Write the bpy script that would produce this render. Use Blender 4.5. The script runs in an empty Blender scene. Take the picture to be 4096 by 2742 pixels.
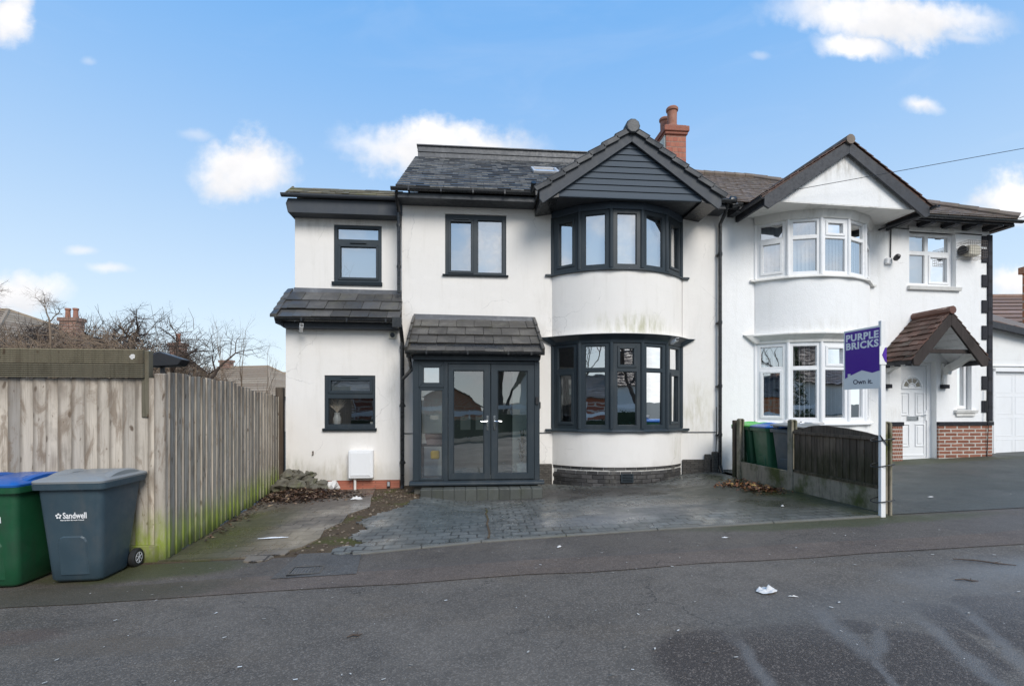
import bpy, bmesh, math, random
from math import radians, sin, cos, pi, atan2, sqrt
from mathutils import Vector, Matrix, noise as mnoise

RND = random.Random(7)
scene = bpy.context.scene
COL = scene.collection
SLOPE = 0.034
def gz(x): return SLOPE * max(-16.0, min(16.0, x))

# ------------------------------------------------------------------ mesh builder
class MB:
    def __init__(s):
        s.v = []; s.f = []; s.c = []; s.u = []; s.M = Matrix()
    def p(s, q):
        s.v.append(s.M @ Vector(q)); return len(s.v) - 1
    def raw(s, idx, loc, c=.5, uv=None):
        if uv is None:
            a = Vector(loc[0]); n = Vector((0, 0, 0))
            for i in range(len(loc)):
                p, q = Vector(loc[i]), Vector(loc[(i + 1) % len(loc)])
                n += Vector(((p.y - q.y) * (p.z + q.z), (p.z - q.z) * (p.x + q.x), (p.x - q.x) * (p.y + q.y)))
            ax, ay, az = abs(n.x), abs(n.y), abs(n.z)
            if az >= ax and az >= ay: uv = [(p[0], p[1]) for p in loc]
            elif ay >= ax: uv = [(p[0], p[2]) for p in loc]
            else: uv = [(p[1], p[2]) for p in loc]
        s.f.append(idx); s.c.append(c); s.u.append(uv)
    def poly(s, pts, c=.5, uv=None):
        s.raw([s.p(q) for q in pts], pts, c, uv)
    def hexa(s, P, c=.5):
        I = [s.p(q) for q in P]
        for f in ((0, 3, 2, 1), (4, 5, 6, 7), (0, 1, 5, 4), (1, 2, 6, 5), (2, 3, 7, 6), (3, 0, 4, 7)):
            s.raw([I[i] for i in f], [P[i] for i in f], c)
    def box(s, x0, x1, y0, y1, z0, z1, c=.5):
        s.hexa([(x0, y0, z0), (x1, y0, z0), (x1, y1, z0), (x0, y1, z0), (x0, y0, z1), (x1, y0, z1), (x1, y1, z1), (x0, y1, z1)], c)
    def prism(s, poly, y0, y1, c=.5, axis='y'):
        # polygon in (x,z) extruded along y, or in (x,y) along z, or in (y,z) along x
        if axis == 'y': g = lambda q, t: (q[0], t, q[1])
        elif axis == 'z': g = lambda q, t: (q[0], q[1], t)
        else: g = lambda q, t: (t, q[0], q[1])
        A = [g(q, y0) for q in poly]; B = [g(q, y1) for q in poly]
        ia = [s.p(q) for q in A]; ib = [s.p(q) for q in B]
        s.raw(ia, A, c); s.raw(ib[::-1], B[::-1], c)
        n = len(poly)
        for i in range(n):
            j = (i + 1) % n
            s.raw([ia[j], ia[i], ib[i], ib[j]], [A[j], A[i], B[i], B[j]], c)
    def panel(s, x0, x1, z0, z1, y0, y1, holes=(), c=.5):
        xs = sorted(set([x0, x1] + [h[0] for h in holes] + [h[1] for h in holes]))
        zs = sorted(set([z0, z1] + [h[2] for h in holes] + [h[3] for h in holes]))
        xs = [x for x in xs if x0 - 1e-6 <= x <= x1 + 1e-6]; zs = [z for z in zs if z0 - 1e-6 <= z <= z1 + 1e-6]
        V = {}
        def vv(i, j, k):
            if (i, j, k) not in V: V[(i, j, k)] = s.p((xs[i], (y0, y1)[k], zs[j]))
            return V[(i, j, k)]
        def P(i, j, k): return (xs[i], (y0, y1)[k], zs[j])
        nx, nz = len(xs) - 1, len(zs) - 1
        solid = [[True] * nz for _ in range(nx)]
        for i in range(nx):
            for j in range(nz):
                mx, mz = (xs[i] + xs[i + 1]) / 2, (zs[j] + zs[j + 1]) / 2
                if any(h[0] < mx < h[1] and h[2] < mz < h[3] for h in holes): solid[i][j] = False
        def sol(i, j): return 0 <= i < nx and 0 <= j < nz and solid[i][j]
        for i in range(nx):
            for j in range(nz):
                if not solid[i][j]: continue
                for k, o in ((0, ((i, j), (i + 1, j), (i + 1, j + 1), (i, j + 1))), (1, ((i, j), (i, j + 1), (i + 1, j + 1), (i + 1, j)))):
                    s.raw([vv(a, b, k) for a, b in o], [P(a, b, k) for a, b in o], c)
                for di, dj, a, b in ((-1, 0, (i, j), (i, j + 1)), (1, 0, (i + 1, j + 1), (i + 1, j)), (0, -1, (i + 1, j), (i, j)), (0, 1, (i, j + 1), (i + 1, j + 1))):
                    if not sol(i + di, j + dj):
                        q = [(a[0], a[1], 0), (b[0], b[1], 0), (b[0], b[1], 1), (a[0], a[1], 1)]
                        s.raw([vv(*t) for t in q], [P(*t) for t in q], c)
    def tube(s, path, r, n=8, c=.5, caps=True):
        path = [Vector(q) for q in path]
        rs = r if isinstance(r, (list, tuple)) else [r] * len(path)
        rings = []; up = None
        for i, q in enumerate(path):
            t = (path[min(i + 1, len(path) - 1)] - path[max(i - 1, 0)]).normalized()
            if up is None: up = Vector((0, 0, 1)) if abs(t.z) < .9 else Vector((1, 0, 0))
            a = t.cross(up)
            if a.length < 1e-4: a = t.cross(Vector((0, 1, 0)))
            a.normalize(); b = t.cross(a).normalized(); up = -b if False else up
            L = [tuple(q + rs[i] * (cos(2 * pi * k / n) * a + sin(2 * pi * k / n) * b)) for k in range(n)]
            rings.append((L, [s.p(w) for w in L]))
        for i in range(len(rings) - 1):
            for k in range(n):
                m = (k + 1) % n
                s.raw([rings[i][1][k], rings[i + 1][1][k], rings[i + 1][1][m], rings[i][1][m]], [rings[i][0][k], rings[i + 1][0][k], rings[i + 1][0][m], rings[i][0][m]], c)
        if caps:
            s.raw(rings[0][1][:], rings[0][0], c); s.raw(rings[-1][1][::-1], rings[-1][0][::-1], c)
    def lathe(s, prof, n=20, c=.5, origin=(0, 0, 0)):
        ox, oy, oz = origin; R = []
        for r, z in prof:
            L = [(ox + r * cos(2 * pi * k / n), oy + r * sin(2 * pi * k / n), oz + z) for k in range(n)]
            R.append((L, [s.p(w) for w in L]))
        for i in range(len(R) - 1):
            for k in range(n):
                m = (k + 1) % n
                s.raw([R[i][1][k], R[i][1][m], R[i + 1][1][m], R[i + 1][1][k]], [R[i][0][k], R[i][0][m], R[i + 1][0][m], R[i + 1][0][k]], c)
        s.raw(R[0][1][::-1], R[0][0][::-1], c); s.raw(R[-1][1][:], R[-1][0], c)
    def loft(s, secs, c=.5, closed=True, caps=True, uvf=None):
        R = [[s.p(q) for q in L] for L in secs]; n = len(secs[0])
        for i in range(len(secs) - 1):
            for k in range(n if closed else n - 1):
                m = (k + 1) % n
                loc = [secs[i][k], secs[i][m], secs[i + 1][m], secs[i + 1][k]]
                s.raw([R[i][k], R[i][m], R[i + 1][m], R[i + 1][k]], loc, c, [uvf(i, k), uvf(i, k + 1), uvf(i + 1, k + 1), uvf(i + 1, k)] if uvf else None)
        if caps and closed:
            s.raw(R[0][::-1], secs[0][::-1], c); s.raw(R[-1], secs[-1], c)
    def ball(s, ctr, rad, rough=0., seed=0, n=8, m=6, c=.5):
        R = []
        for i in range(m + 1):
            th = pi * i / m; L = []
            for k in range(n):
                ph = 2 * pi * k / n
                d = Vector((sin(th) * cos(ph), sin(th) * sin(ph), -cos(th)))
                f = 1 + rough * mnoise.noise(d * 1.6 + Vector((seed * 3.1, seed * 1.7, 0)))
                L.append((ctr[0] + d.x * rad[0] * f, ctr[1] + d.y * rad[1] * f, ctr[2] + d.z * rad[2] * f))
            R.append(L)
        s.loft(R, c)
    def board(s, P, c=.5):
        # a fence board: uv.x runs 0..1 across its face
        I = [s.p(q) for q in P]
        for f in ((0, 3, 2, 1), (4, 5, 6, 7), (0, 1, 5, 4), (1, 2, 6, 5), (2, 3, 7, 6), (3, 0, 4, 7)):
            uv = [((1. if i in (1, 2, 5, 6) else 0.) if f == (0, 1, 5, 4) else .02, P[i][2]) for i in f]
            s.raw([I[i] for i in f], [P[i] for i in f], c, uv)
    def build(s, name, mat, parent=None, smooth=False, bevel=0, angle=35, merge=False, seg=1, tris=False):
        me = bpy.data.meshes.new(name)
        me.from_pydata([tuple(q) for q in s.v], [], s.f)
        uvl = me.uv_layers.new(name='UVMap'); ca = me.color_attributes.new('Col', 'FLOAT_COLOR', 'CORNER')
        uvs = []; cs = []
        for f, c, u in zip(s.f, s.c, s.u):
            for k in range(len(f)):
                uvs += [u[k][0], u[k][1]]; cs += [c, c, c, 1]
        uvl.data.foreach_set('uv', uvs); ca.data.foreach_set('color', cs)
        bm = bmesh.new(); bm.from_mesh(me)
        if merge: bmesh.ops.remove_doubles(bm, verts=bm.verts, dist=1e-4)
        bmesh.ops.recalc_face_normals(bm, faces=bm.faces)
        if tris: bmesh.ops.triangulate(bm, faces=bm.faces)
        bm.to_mesh(me); bm.free()
        if smooth:
            me.polygons.foreach_set('use_smooth', [True] * len(me.polygons)); me.set_sharp_from_angle(angle=radians(angle))
        me.materials.append(mat)
        o = bpy.data.objects.new(name, me); COL.objects.link(o)
        if parent is not None: o.parent = parent
        if bevel:
            b = o.modifiers.new('bevel', 'BEVEL'); b.width = bevel; b.segments = seg; b.limit_method = 'ANGLE'; b.angle_limit = radians(40)
        return o

def split_build(mb, name, mat, parent=None, **kw):
    # one object per connected piece
    par = list(range(len(mb.v)))
    def fd(i):
        while par[i] != i: par[i] = par[par[i]]; i = par[i]
        return i
    for f in mb.f:
        for k in f[1:]: par[fd(k)] = fd(f[0])
    G = {}
    for n, f in enumerate(mb.f): G.setdefault(fd(f[0]), []).append(n)
    out = []
    for fs in G.values():
        q = MB(); mp = {}
        for n in fs:
            idx = []
            for i in mb.f[n]:
                if i not in mp: mp[i] = len(q.v); q.v.append(mb.v[i])
                idx.append(mp[i])
            q.f.append(idx); q.c.append(mb.c[n]); q.u.append(mb.u[n])
        out.append(q.build(name, mat, parent, **kw))
    return out

def tag(o, label=None, cat=None, group=None, kind=None):
    if label: o['label'] = label
    if cat: o['category'] = cat
    if group: o['group'] = group
    if kind: o['kind'] = kind
    return o
def thing(name, label, cat, loc=(0, 0, 0), rz=0, group=None):
    o = bpy.data.objects.new(name, None); COL.objects.link(o); o.empty_display_size = .2
    o.location = loc; o.rotation_euler = (0, 0, rz)
    return tag(o, label, cat, group)
def copy_tree(o, parent=None):
    c = o.copy(); COL.objects.link(c)
    if parent is not None: c.parent = parent
    for ch in [x for x in bpy.data.objects if x.parent == o]: copy_tree(ch, c)
    return c
def text_obj(name, body, M, size, mat, parent, offset=0., extrude=.001, shear=0, sx=1, spacing=1):
    cu = bpy.data.curves.new(name, 'FONT'); cu.body = body; cu.size = size; cu.offset = offset; cu.extrude = extrude
    cu.shear = shear; cu.space_character = spacing; cu.resolution_u = 3
    t = bpy.data.objects.new(name, cu); COL.objects.link(t)
    dg = bpy.context.evaluated_depsgraph_get(); me = bpy.data.meshes.new_from_object(t.evaluated_get(dg))
    bpy.data.objects.remove(t); bpy.data.curves.remove(cu)
    w = max(v.co.x for v in me.vertices) - min(v.co.x for v in me.vertices)
    if callable(sx): sx = sx(w)
    me.transform(M @ Matrix.Diagonal((sx, 1, 1, 1)))
    me.materials.clear(); me.materials.append(mat); me.name = name
    o = bpy.data.objects.new(name, me); COL.objects.link(o); o.parent = parent
    return o

# ------------------------------------------------------------------ materials
class NT:
    def __init__(s, tree): s.t = tree; s.cache = {}
    def n(s, typ, ins=None, **props):
        nd = s.t.nodes.new(typ)
        for k, v in props.items(): setattr(nd, k, v)
        for k, v in (ins or {}).items():
            if v is None: continue
            if isinstance(v, bpy.types.NodeSocket): s.t.links.new(v, nd.inputs[k])
            else: nd.inputs[k].default_value = v
        return nd
    def m(s, op, a, b=None, c=None, clamp=False):
        i = {0: a}
        if b is not None: i[1] = b
        if c is not None: i[2] = c
        return s.n('ShaderNodeMath', i, operation=op, use_clamp=clamp).outputs[0]
    def pos(s):
        if 'p' not in s.cache: s.cache['p'] = s.n('ShaderNodeNewGeometry').outputs['Position']
        return s.cache['p']
    def obj(s):
        if 'o' not in s.cache: s.cache['o'] = s.n('ShaderNodeTexCoord').outputs['Object']
        return s.cache['o']
    def uv(s):
        if 'u' not in s.cache: s.cache['u'] = s.n('ShaderNodeTexCoord').outputs['UV']
        return s.cache['u']
    def sep(s, v): return s.n('ShaderNodeSeparateXYZ', {0: v}).outputs
    def comb(s, x=0., y=0., z=0.): return s.n('ShaderNodeCombineXYZ', {0: x, 1: y, 2: z}).outputs[0]
    def map(s, v, scale=(1, 1, 1), loc=(0, 0, 0), rot=(0, 0, 0)):
        return s.n('ShaderNodeMapping', {'Vector': v, 'Scale': scale, 'Location': loc, 'Rotation': rot}).outputs[0]
    def noise(s, v, scale=5., detail=4., rough=.55, dist=0.):
        return s.n('ShaderNodeTexNoise', {'Vector': v, 'Scale': scale, 'Detail': detail, 'Roughness': rough, 'Distortion': dist}).outputs['Fac']
    def mix(s, f, a, b, mode='MIX'):
        nd = s.n('ShaderNodeMix', data_type='RGBA', blend_type=mode)
        for k, v in ((0, f), (6, a), (7, b)):
            if isinstance(v, bpy.types.NodeSocket): s.t.links.new(v, nd.inputs[k])
            elif k == 0: nd.inputs[0].default_value = v
            else: nd.inputs[k].default_value = (*v, 1) if len(v) == 3 else v
        return nd.outputs[2]
    def rng(s, v, a, b, c=0., d=1., smooth=True):
        return s.n('ShaderNodeMapRange', {'Value': v, 'From Min': a, 'From Max': b, 'To Min': c, 'To Max': d}, interpolation_type='SMOOTHSTEP' if smooth else 'LINEAR').outputs[0]
    def tint(s):
        if 'c' not in s.cache: s.cache['c'] = s.n('ShaderNodeSeparateColor', {0: s.n('ShaderNodeAttribute', attribute_name='Col').outputs['Color']}).outputs[0]
        return s.cache['c']
    def blob(s, v, ctr, rad, soft=.5, wob=.5, wscale=2.):
        d = s.n('ShaderNodeVectorMath', {0: v, 1: ctr}, operation='SUBTRACT').outputs[0]
        d = s.n('ShaderNodeVectorMath', {0: d, 1: tuple(1 / r for r in rad)}, operation='MULTIPLY').outputs[0]
        L = s.n('ShaderNodeVectorMath', {0: d}, operation='LENGTH').outputs['Value']
        if wob: L = s.m('ADD', L, s.m('MULTIPLY', s.m('SUBTRACT', s.noise(v, wscale, 4.), .5), wob * 2))
        return s.rng(L, 1 - soft, 1 + soft * .2, 1., 0.)

MATS = {}
def material(name, fn):
    m = bpy.data.materials.new(name); m.use_nodes = True
    t = m.node_tree; t.nodes.clear(); N = NT(t)
    out = t.nodes.new('ShaderNodeOutputMaterial')
    sh = fn(N); t.links.new(sh, out.inputs['Surface'])
    MATS[name] = m
    return m
def bsdf(N, col, rough=.6, bump=None, bstr=.3, bdist=.01, spec=.5, metal=0., coat=0.):
    i = {'Base Color': (*col, 1) if isinstance(col, tuple) and len(col) == 3 else col, 'Roughness': rough, 'Metallic': metal, 'Specular IOR Level': spec, 'Coat Weight': coat}
    if bump is not None: i['Normal'] = N.n('ShaderNodeBump', {'Height': bump, 'Strength': bstr, 'Distance': bdist}).outputs[0]
    return N.n('ShaderNodeBsdfPrincipled', i).outputs[0]
def plain(name, col, rough=.5, var=.25, nscale=6., bstr=.08, bscale=90., spec=.5, metal=0., dirt=None, dirtamt=.35, tintamt=0., coat=0., rvar=.25):
    def fn(N):
        v = N.obj(); c = N.mix(N.noise(v, nscale, 5.), tuple(x * (1 - var) for x in col), tuple(min(1, x * (1 + var)) for x in col))
        if tintamt: c = N.mix(1., c, N.n('ShaderNodeCombineColor', {k: N.rng(N.tint(), 0, 1, 1 - tintamt, 1 + tintamt, False) for k in range(3)}).outputs[0], 'MULTIPLY')
        if dirt: c = N.mix(N.m('MULTIPLY', N.rng(N.noise(N.map(v, (1, 1, .35)), 4., 6., .65), .48, .75), dirtamt), c, dirt)
        r = N.rng(N.noise(v, nscale * 2.3, 4.), .25, .75, rough * (1 - rvar), min(1, rough * (1 + rvar)))
        return bsdf(N, c, r, N.noise(v, bscale, 3.), bstr, .004, spec, metal, coat)
    return material(name, fn)

def m_render(name, c0, c1, grit, gscale, stains_shading):
    def fn(N):
        v = N.pos(); s = N.sep(v)
        c = N.mix(N.noise(v, .9, 6., .6), c0, c1)
        # fine mottling, vertical weather streaks
        c = N.mix(N.m('MULTIPLY', N.rng(N.noise(N.map(v, (3, 3, .35)), 2.2, 6., .65), .5, .8), .22), c, (c0[0] * .66, c0[1] * .64, c0[2] * .58))
        c = N.mix(N.m('MULTIPLY', N.rng(N.noise(v, 16., 5., .7), .56, .78), .16), c, (c0[0] * .62, c0[1] * .6, c0[2] * .56))
        # splash dirt near the ground
        h = N.m('ADD', s[2], N.m('MULTIPLY', N.noise(v, 3., 5.), -.5))
        c = N.mix(N.m('MULTIPLY', N.rng(h, -.15, .25, 1., 0.), .32), c, (.30, .27, .21))
        dv = N.n('ShaderNodeVectorMath', {0: v, 1: N.n('ShaderNodeVectorMath', {0: N.n('ShaderNodeTexNoise', {'Vector': v, 'Scale': 3., 'Detail': 5.}).outputs['Color'], 'Scale': .4}, operation='SCALE').outputs[0]}, operation='ADD').outputs[0]
        crk = N.n('ShaderNodeTexVoronoi', {'Vector': dv, 'Scale': .75}, feature='DISTANCE_TO_EDGE').outputs['Distance']
        c = N.mix(N.m('MULTIPLY', N.m('MULTIPLY', N.rng(crk, .001, .006, 1., 0.), N.rng(N.noise(v, 1.1, 3.), .50, .62)), .45), c, tuple(x * .5 for x in c0))
        c = N.mix(N.m('MULTIPLY', N.rng(N.noise(v, 2.2, 3., .5), .52, .58), .10), c, tuple(min(.9, x * 1.12) for x in c1))
        for ctr, rad, colr, amt in stains_shading:
            c = N.mix(N.m('MULTIPLY', N.m('MULTIPLY', N.blob(v, ctr, rad, .9, .45, 2.5), N.rng(N.noise(N.map(v, (4, 4, .8)), 3., 5., .7), .3, .75)), amt), c, colr)
        b = N.m('ADD', N.noise(v, gscale, 3., .6), N.m('MULTIPLY', N.noise(v, 7., 3.), .8))
        return bsdf(N, c, .88, b, grit, .012, .25)
    return material(name, fn)
ALG = (.33, .32, .15)
render_cream = m_render('cream_render', (.735, .70, .655), (.80, .77, .73), .28, 140.,
    [((3.2, 9.4, 3.05), (.95, .6, .32), ALG, .75), ((4.7, 9.95, 1.45), (.45, .4, .75), (.42, .38, .24), .6), ((-2.3, 9.75, .28), (.9, .4, .35), (.38, .34, .24), .6),
     ((-3.3, 9.75, .3), (.5, .4, .4), (.30, .29, .2), .6), ((1.6, 10, 3.5), (.3, .3, 1.0), (.5, .47, .42), .3), ((-1.42, 9.75, 1.8), (.16, .4, 1.6), (.44, .41, .35), .42),  # the tall narrow entry paints soft shade beside the downpipe
     ((-2.4, 10.25, 5.15), (1.6, .4, .3), (.40, .37, .32), .5), ((4.3, 9.6, .75), (.35, .5, .5), (.42, .40, .27), .6)])  # the wide entry paints soft shade under the extension fascia
render_white = m_render('white_render', (.80, .795, .78), (.86, .855, .845), .6, 75.,
    [((7.4, 9.2, 6.2), (.9, .8, .35), (.42, .40, .36), .8), ((8.9, 10.2, 5.35), (1.6, .5, .3), (.45, .43, .38), .6), ((7.3, 9.3, 3.1), (1.3, .8, .25), (.55, .52, .45), .45), ((9.3, 10.2, 1.35), (1.3, .6, .25), (.45, .42, .36), .4)])  # the wide high entry darkens the wall below the eaves
anthracite = plain('anthracite_frame', (.023, .033, .041), .42, .08, 3., .02, 120., .4, rvar=.08, dirt=(.10, .10, .095), dirtamt=.25)
anthracite_board = plain('anthracite_cladding', (.058, .076, .098), .6, .03, 2., .0, 60., .2, rvar=0.)
soffit_grey = plain('grey_soffit', (.030, .034, .040), .5, .15, 4., .05)
fascia_grey = plain('weathered_grey_fascia', (.056, .063, .074), .6, .10, 5., .03, 70., .3, rvar=.08, dirt=(.11, .11, .10), dirtamt=.3)
gutter_black = plain('black_gutter', (.016, .017, .019), .3, .2, 6., .04, dirt=(.07, .07, .06), dirtamt=.4)
black_paint = plain('flaking_black_paint', (.026, .028, .034), .55, .2, 8., .12, 40., dirt=(.09, .09, .09), dirtamt=.3)
pvc_white = plain('white_plastic', (.80, .80, .80), .32, .04, 3., .03, dirt=(.52, .50, .45), dirtamt=.3)
white_trim = plain('white_painted_trim', (.72, .705, .67), .6, .06, 4., .12, 40., dirt=(.36, .34, .29), dirtamt=.5)
door_white = plain('white_door', (.80, .805, .81), .35, .03, 2., .02, dirt=(.60, .58, .54), dirtamt=.2)
lead_grey = plain('lead_flashing', (.085, .088, .095), .5, .3, 8., .25, 25., dirt=(.30, .30, .30), dirtamt=.35)
chrome = plain('chrome', (.75, .75, .76), .12, .03, 3., 0., metal=1.)
dark_plastic = plain('black_plastic', (.02, .02, .022), .4, .1)
beige_box = plain('beige_box', (.60, .56, .46), .5, .08, dirt=(.35, .3, .2))
steel_wire = plain('rusty_wire', (.16, .13, .11), .6, .3, 30.)
cable_black = plain('black_cable', (.02, .02, .02), .5, .1)
cream_paint = plain('cream_chimney_render', (.70, .66, .56), .85, .08, 3., .3, 40., dirt=(.4, .35, .26))
pvc_white_rough = plain('white_garage_render', (.78, .78, .765), .9, .05, 3., .3, 60., dirt=(.55, .53, .48), dirtamt=.3)
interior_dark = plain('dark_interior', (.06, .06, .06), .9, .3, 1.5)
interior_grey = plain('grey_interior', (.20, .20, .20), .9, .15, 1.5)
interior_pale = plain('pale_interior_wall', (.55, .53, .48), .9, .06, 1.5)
blind_grey = plain('grey_roller_blind', (.52, .52, .515), .8, .04, 1.5)
blind_pale = plain('pale_blind', (.66, .69, .70), .8, .05, 1.5)
blind_beige = plain('beige_blind', (.50, .47, .42), .8, .05, 1.5)
curtain_white = plain('white_net_curtain', (.72, .74, .76), .8, .05, 1.5)
corner_dark = plain('dark_curtain', (.03, .03, .033), .8, .2)
blind_strip = plain('vertical_blind_fabric', (.58, .56, .53), .8, .06, 3., tintamt=.12)
terracotta = plain('terracotta_pot', (.33, .15, .10), .8, .25, 6., .2, 40., dirt=(.12, .10, .09), dirtamt=.6)
concrete = plain('concrete_edging', (.125, .12, .105), .85, .25, 8., .5, 60., dirt=(.10, .10, .07), dirtamt=.6)
paper = plain('white_paper', (.62, .60, .57), .8, .05, 20., .3, 30., dirt=(.45, .40, .36))
bark = plain('dark_bark', (.075, .053, .040), .9, .4, 12., .5, 40.)
bark_pale = plain('pale_twig_bark', (.20, .145, .10), .9, .35, 10., .4, 40.)
step_mat = plain('mossy_step_block', (.058, .062, .055), .6, .25, 7., .4, 40., dirt=(.05, .055, .035), dirtamt=.8, tintamt=.25)
stone_mat = plain('mossy_stone', (.12, .11, .085), .9, .4, 7., .6, 20., dirt=(.11, .12, .04), dirtamt=.8)
bin_green = plain('dark_green_plastic', (.010, .075, .032), .46, .18, 4., .06, 200., dirt=(.03, .05, .035), dirtamt=.65)
bin_green2 = plain('green_plastic', (.02, .105, .05), .45, .10, 3., .06, 200., dirt=(.04, .06, .045), dirtamt=.3)
bin_grey = plain('blue_grey_plastic', (.036, .062, .080), .46, .18, 4., .06, 200., dirt=(.075, .085, .09), dirtamt=.65)
bin_blue = plain('blue_lid_plastic', (.012, .10, .36), .33, .08, 3., .04, 200., dirt=(.05, .12, .3), dirtamt=.3)
bin_lime = plain('lime_lid_plastic', (.07, .42, .06), .35, .1, 3., .04, 200.)
bin_greylid = plain('grey_lid_plastic', (.23, .245, .25), .38, .10, 4., .05, 200., dirt=(.27, .25, .21), dirtamt=.6)
rubber = plain('rubber', (.012, .012, .012), .7, .2)
wheel_grey = plain('grey_wheel_rim', (.42, .42, .43), .4, .1)
purple = plain('purple_board', (.075, .012, .30), .4, .05, 2., .02)
purple_dark = plain('dark_lettering', (.02, .015, .05), .5, .05)
board_white = plain('white_sign_board', (.80, .79, .76), .45, .04, 2., .03, dirt=(.6, .58, .52), dirtamt=.25)
timber_white = plain('white_timber_post', (.78, .77, .75), .6, .06, 4., .15, 40., dirt=(.45, .43, .40), dirtamt=.4)
letter_white = plain('white_lettering', (.82, .82, .82), .5, .02)
yellow_box = plain('yellow_plastic', (.65, .42, .03), .4, .05)
leaf_plant = plain('house_plant_leaf', (.06, .11, .03), .5, .3)
pampas = plain('pampas_plume', (.62, .52, .42), .9, .15, 20.)
ceramic = plain('white_ceramic', (.75, .73, .70), .3, .03)
basket_mat = plain('patterned_basket', (.30, .22, .20), .8, .5, 40.)

def m_tile(name, base, alt, moss, mossamt, rough, tintamt=.35, edge=None):
    def fn(N):
        v = N.pos(); f = N.tint()
        c = N.mix(f, base, alt)
        c = N.mix(N.m('MULTIPLY', N.noise(v, 5., 5., .6), .6), c, tuple(x * .55 for x in base))
        c = N.mix(N.m('MULTIPLY', N.rng(N.noise(v, 3.1, 6., .7), .5, .72), mossamt), c, moss)
        c = N.mix(N.m('MULTIPLY', N.rng(N.noise(v, 45., 4., .7), .55, .8), .35), c, tuple(min(1, x * 2.2 + .03) for x in base))
        if edge: c = N.mix(N.m('MULTIPLY', N.rng(f, 1.5, 1.9), N.rng(N.noise(v, 7., 4., .7), .3, .6, .25, 1.)), c, edge)
        r = N.rng(N.noise(v, 2.5, 4.), .3, .7, rough - .15, rough + .2)
        return bsdf(N, c, r, N.noise(v, 60., 4., .65), .35, .006, .4)
    return material(name, fn)
tile_slate = m_tile('dark_slate_tile', (.038, .037, .037), (.085, .082, .080), (.09, .085, .05), .3, .62, edge=(.46, .45, .43))  # edge colour paints pale wet glints along the tile lips
tile_grey = m_tile('grey_concrete_tile', (.050, .048, .046), (.125, .12, .115), (.13, .125, .08), .3, .48, edge=(.03, .03, .03))
tile_porch = m_tile('brown_grey_concrete_tile', (.045, .041, .037), (.10, .092, .082), (.09, .085, .05), .35, .4)
tile_brown = m_tile('weathered_brown_tile', (.16, .125, .10), (.27, .215, .18), (.16, .15, .09), .4, .75)
tile_red = m_tile('red_brown_clay_tile', (.065, .040, .030), (.165, .070, .048), (.045, .045, .028), .55, .5)
tile_terra = m_tile('weathered_terracotta_tile', (.20, .12, .085), (.33, .21, .155), (.16, .14, .09), .3, .7)
tile_moss = m_tile('mossy_old_tile', (.13, .115, .08), (.24, .20, .13), (.17, .17, .05), .7, .8)
verge_grey = m_tile('grey_dry_verge', (.056, .060, .066), (.082, .085, .090), (.07, .07, .05), .25, .6)
bg_roof = m_tile('distant_grey_brown_roof', (.29, .215, .15), (.40, .32, .235), (.2, .19, .12), .4, .85)

def m_brick(name, c1, c2, mortar, bw=.215, bh=.065, mort=.010, msize_noise=.0, topwhite=None, rough=.8):
    def fn(N):
        v = N.uv()
        wob = N.n('ShaderNodeTexNoise', {'Vector': v, 'Scale': 14., 'Detail': 3.}).outputs['Color']
        vv = N.n('ShaderNodeVectorMath', {0: v, 1: N.n('ShaderNodeVectorMath', {0: N.n('ShaderNodeVectorMath', {0: wob, 1: (.5, .5, .5)}, operation='SUBTRACT').outputs[0], 'Scale': .014}, operation='SCALE').outputs[0]}, operation='ADD').outputs[0]
        b = N.n('ShaderNodeTexBrick', {'Vector': vv, 'Color1': (*c1, 1), 'Color2': (*c2, 1), 'Mortar': (*mortar, 1), 'Scale': 1., 'Mortar Size': mort, 'Mortar Smooth': .25, 'Bias': 0., 'Brick Width': bw + mort, 'Row Height': bh + mort}, offset=.5)
        c = b.outputs['Color']
        if topwhite:
            z = N.sep(v)[1]
            k = N.m('MULTIPLY', b.outputs['Fac'], N.m('MULTIPLY', N.rng(z, topwhite[0], topwhite[1], 0., 1.), N.rng(N.noise(v, 5., 4.), .35, .55)))
            c = N.mix(k, c, (.55, .53, .49))
        c = N.mix(N.m('MULTIPLY', N.rng(N.noise(v, 9., 6., .7), .45, .8), .55), c, tuple(x * .4 for x in c1))
        hgt = N.m('ADD', N.m('MULTIPLY', b.outputs['Fac'], -1.), N.m('MULTIPLY', N.noise(v, 60., 4.), .35))
        return bsdf(N, c, rough, hgt, .6, .008, .3)
    return material(name, fn)
brick_red = m_brick('red_brick', (.27, .085, .05), (.36, .13, .075), (.52, .46, .40))
brick_plinth_red = m_brick('painted_red_brick', (.38, .12, .075), (.45, .17, .11), (.30, .12, .085), mort=.008)
brick_dark = m_brick('black_painted_brick', (.040, .038, .038), (.085, .078, .072), (.030, .028, .026), topwhite=(.20, .26), bw=.235, bh=.076, mort=.011)
brick_black = m_brick('black_painted_trim_brick', (.024, .024, .030), (.040, .040, .048), (.020, .020, .022))
mortar_dark = plain('dark_mortar', (.045, .042, .038), .9, .3, 10., .3, 60.)
mortar_white = plain('white_pointing', (.50, .485, .45), .9, .2, 10., .3, 60., dirt=(.06, .055, .05), dirtamt=1.)
brick_face = plain('black_painted_brick_face', (.050, .047, .046), .6, .3, 14., .35, 50., dirt=(.14, .13, .11), dirtamt=.5, tintamt=.5)
brick_old = m_brick('dirty_grey_plinth_brick', (.060, .054, .047), (.11, .10, .088), (.035, .032, .028))
brick_chim = m_brick('chimney_brick', (.34, .11, .075), (.42, .17, .11), (.30, .17, .13))
brick_orange = m_brick('orange_brick', (.50, .17, .07), (.56, .22, .10), (.5, .36, .25))
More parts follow.
